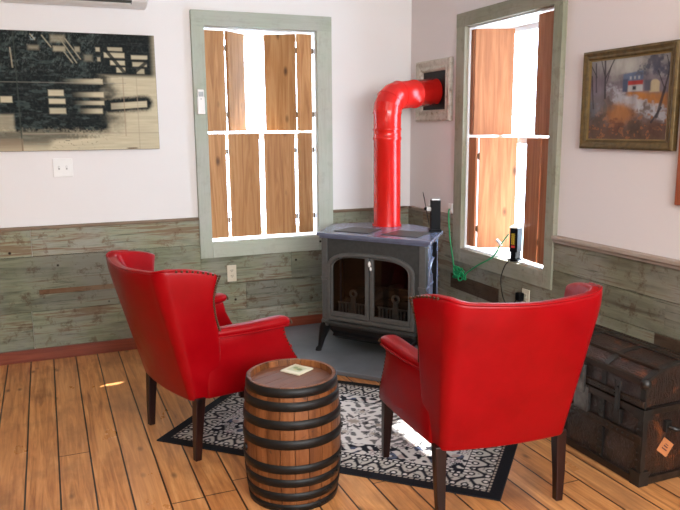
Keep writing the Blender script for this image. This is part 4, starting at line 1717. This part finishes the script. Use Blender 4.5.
# ------------------------------------------------------------------ air conditioner at the top left
t = thing('air_conditioner', 'white wall air conditioner at the top left above the painting', 'air conditioner', (-2.385, -.0005, 2.268))
m = MB()
prof = [(0, .0), (-.105, .0), (-.165, .022), (-.205, .075), (-.215, .16), (-.205, .27), (-.18, .29), (0, .29)]
vs = [(-.42, y, z) for y, z in prof] + [(.42, y, z) for y, z in prof]
n_ = len(prof)
m.add(vs, [list(range(n_)), list(range(n_, 2 * n_))[::-1]] + [(i, (i + 1) % n_, n_ + (i + 1) % n_, n_ + i) for i in range(n_)])
m.build('housing', MAT['white'], t, bevel=.008)
m = MB()
Mv = Matrix.Translation((0, -.150, .0155)) @ Matrix.Rotation(R(-20), 4, 'X')
m.box(-.36, .32, -.026, .012, -.0035, .004, M=Mv)
m.build('air_outlet', plain('dark_vent', (.05, .055, .05), .5), t)
m = MB()
Mv = Matrix.Translation((0, -.142, .0065)) @ Matrix.Rotation(R(-26), 4, 'X')
m.box(-.355, .315, -.014, .014, -.002, .002, M=Mv)
m.build('vent_flap', MAT['white'], t, bevel=.002)

# ------------------------------------------------------------------ trunk
TX0, TX1, TY0, TY1 = -.428, -.045, -2.868, -2.15
t = thing('steamer_trunk', 'dark antique trunk with wooden slats and embossed panels by the right wall', 'trunk', ((TX0 + TX1) / 2, (TY0 + TY1) / 2, 0))
hx, hy = (TX1 - TX0) / 2, (TY1 - TY0) / 2


def m_emboss(name, lo, hi, rust):
    n = NT(name, .36, 0, .6)
    v = n.obj()
    f = n.noise(v, 7, 5, .65)
    w_ = n.t.nodes.new('ShaderNodeTexWave')
    n.put(w_.inputs['Vector'], n.scale(v, (22, 22, 22)))
    w_.inputs['Scale'].default_value = 1.0
    w_.inputs['Distortion'].default_value = 14.0
    w_.inputs['Detail'].default_value = 3.0
    vo = n.voro(v, 28)
    h_ = n.math('ADD', w_.outputs['Fac'], vo)
    n.bump(h_, .35, .005)
    c = n.ramp(f, [(.3, lo), (.6, hi)])
    g = n.noise(n.scale(v, (9, 6, 9), (3, 1, 7)), 1.0, 5, .7)
    c = n.mix(n.ramp(g, [(.56, 0), (.66, .9)]), c, rust)
    c = n.mix(n.math('MULTIPLY', vo, .5), c, (.012, .009, .008))
    return n.out(c)


MAT['trunk'] = m_emboss('embossed_tin', (.008, .006, .006), (.046, .035, .033), (.075, .024, .010))
MAT['trunk_red'] = m_emboss('worn_red_tin', (.008, .004, .003), (.030, .011, .006), (.22, .060, .016))
MAT['slat'] = m_pine('trunk_slat', (.008, .005, .004), (.020, .012, .008), (.045, .026, .017), 1, .4)
MAT['fitting'] = plain('blackened_steel', (.012, .011, .010), .42, 0, .4, 40, .1, .5)
ZL = .345
m = MB()
m.box(-hx + .006, hx - .006, -hy + .006, hy - .006, .006, ZL - .003)
body = m.build('trunk_body', [MAT['trunk'], MAT['trunk_red']], t, bevel=.004)
for p in body.data.polygons:
    if abs(p.normal.y) > .8:
        p.material_index = 1
# lid: gentle dome across the depth
dome = []
for i in range(15):
    x = -hx + .004 + (2 * hx - .008) * i / 14
    k = abs(x / hx)
    dome.append((x, .458 + .060 * (1 - k ** 2.4)))
prof = [(-hx + .004, ZL + .002)] + dome + [(hx - .004, ZL + .002)]
m = MB()
m.prism(prof, -hy + .004, hy - .004, M=Matrix(((1, 0, 0, 0), (0, 0, 1, 0), (0, 1, 0, 0), (0, 0, 0, 1))))
lid = m.build('trunk_lid', [MAT['trunk'], MAT['trunk_red']], t, bevel=.004)
for p in lid.data.polygons:
    if abs(p.normal.y) > .8 or p.normal.z > .5:
        p.material_index = 1


def dome_z(x):
    return .458 + .060 * (1 - abs(x / hx) ** 2.4)


def slat(name, lst, mat, parent, bev=.003):
    mm = MB()
    for b in lst:
        mm.box(*b[:6], tint=random.random())
    return mm.build(name, mat, parent, bevel=bev)


# front (negative x) slats running along the trunk, end bands
slat('slat', [(-hx - .010, -hx + .008, -hy, hy, .185, .222)], MAT['slat'], body)
slat('slat', [(-hx - .010, -hx + .008, -hy, hy, .003, .035)], MAT['slat'], body)
slat('slat', [(-hx - .010, -hx + .008, -hy, hy, ZL - .036, ZL - .004)], MAT['slat'], body)
slat('slat', [(-hx - .010, -hx + .008, -hy, hy, ZL + .003, ZL + .030)], MAT['slat'], lid)
slat('slat', [(-hx - .008, -hx + .024, -hy, hy, .440, .468)], MAT['slat'], lid)
for xs_ in (-.115, .02, .13):
    mm = MB()
    z = dome_z(xs_)
    mm.box(xs_ - .010, xs_ + .010, -hy, hy, z - .010, z + .009, tint=.4)
    mm.build('slat', MAT['slat'], lid, bevel=.003)
# bands across the lid and front, corner irons
bands = (-hy + .012, -hy * .34, hy * .34, hy - .012)
for yb_ in bands:
    mm = MB()
    pr = [(-hx - .002, ZL + .002)] + [(x - (.003 if x < 0 else -.003), z + .004) for x, z in dome] + [(hx + .002, ZL + .002)]
    pr_in = [(x * .96, z - .012) for x, z in pr]
    mm.prism(pr + pr_in[::-1], yb_ - .014, yb_ + .014, M=Matrix(((1, 0, 0, 0), (0, 0, 1, 0), (0, 1, 0, 0), (0, 0, 0, 1))))
    mm.build('lid_band', MAT['fitting'], lid)
    mm = MB()
    mm.box(-hx - .004, -hx + .010, yb_ - .014, yb_ + .014, .006, ZL - .004)
    mm.build('front_band', MAT['fitting'], body)
for (sx, sy) in ((-1, -1), (-1, 1), (1, -1), (1, 1)):
    mm = MB()
    for (z0_, z1_) in ((.001, .065), (ZL - .05, ZL - .004)):
        ell = [(hx + .012, hy + .009), (hx + .012, hy - .045), (hx - .004, hy - .045), (hx - .004, hy - .010), (hx - .040, hy - .010), (hx - .040, hy + .009)]
        ell = [(sx * a_, sy * b_) for a_, b_ in ell]
        mm.prism(ell, z0_, z1_)
    x0_, x1_ = sorted((sx * (hx + .007), sx * (hx - .016)))
    y0_, y1_ = sorted((sy * (hy + .006), sy * (hy - .016)))
    mm.box(x0_, x1_, y0_, y1_, .06, ZL - .05)
    mm.build('corner_iron', MAT['fitting'], body)
    mm = MB()
    mm.ball((sx * (hx - .008), sy * (hy - .010), .450), .024, 12, 8)
    mm.build('corner_cap', MAT['fitting'], lid)
# latches and central lock on the front
for yb_ in (-hy * .62, hy * .62):
    mm = MB()
    mm.box(-hx - .016, -hx + .004, yb_ - .018, yb_ + .018, .235, .300)
    mm.box(-hx - .022, -hx - .008, yb_ - .010, yb_ + .010, .285, .400)
    mm.tube([(-hx - .020, yb_ - .014, .385), (-hx - .020, yb_ - .014, .425), (-hx - .020, yb_ + .014, .425), (-hx - .020, yb_ + .014, .385)], .004, 8)
    mm.build('latch', MAT['fitting'], body, bevel=.002)
mm = MB()
mm.box(-hx - .016, -hx + .004, -.045, .045, .215, .335)
mm.box(-hx - .024, -hx - .008, -.020, .020, .300, .430)
mm.build('lock', plain('worn_lock_steel', (.10, .095, .09), .35, .7, .5, 30, .1), body, bevel=.003)
# rivets and embossed ornaments on the front panels
mm = MB()
for yb_ in bands:
    for q_ in range(9):
        z = .045 + q_ * .034
        for dy in (-.009, .009):
            mm.ball((-hx - .0045, yb_ + dy, z), .0045, 6, 4)
for q_ in range(22):
    y = -hy + .04 + q_ * (2 * hy - .08) / 21
    mm.ball((-hx - .0105, y, .2035), .0045, 6, 4)
    mm.ball((-hx - .0105, y, ZL + .016), .004, 6, 4)
mm.build('rivets', MAT['fitting'], body)
# end handle and paper label on the end facing the camera
mm = MB()
mm.box(-.075, -.045, -hy - .012, -hy + .008, .225, .275)
mm.box(.045, .075, -hy - .012, -hy + .008, .225, .275)
mm.tube(catmull([(-.060, -hy - .012, .250), (-.045, -hy - .036, .245), (0, -hy - .042, .235), (.045, -hy - .036, .245), (.060, -hy - .012, .250)], 5), .010, 8)
mm.build('end_handle', MAT['fitting'], body, bevel=.002)
slat('end_slat', [(-hx, hx, -hy - .008, -hy + .008, .003, .035)], MAT['slat'], body)
slat('end_slat', [(-hx, hx, -hy - .008, -hy + .008, ZL - .030, ZL - .004)], MAT['slat'], body)
mm = MB()
Ml = Matrix.Translation((-.055, -hy + .0045, .150)) @ Matrix.Rotation(R(38), 4, 'Y')
mm.box(-.036, .036, -.0010, .001, -.032, .032, 0, .5, Ml)
mm.box(-.018, .018, -.0014, .001, -.012, -.006, 1, .5, Ml)
mm.box(-.014, .014, -.0014, .001, .000, .006, 1, .5, Ml)
mm.box(-.010, .010, -.0014, .001, .011, .015, 1, .5, Ml)
o = mm.build('paper_label', [plain('orange_paper', (.46, .17, .06), .7, 0, .15), plain('label_ink', (.10, .03, .02), .7)], body)
o['label'] = 'tilted orange paper label'
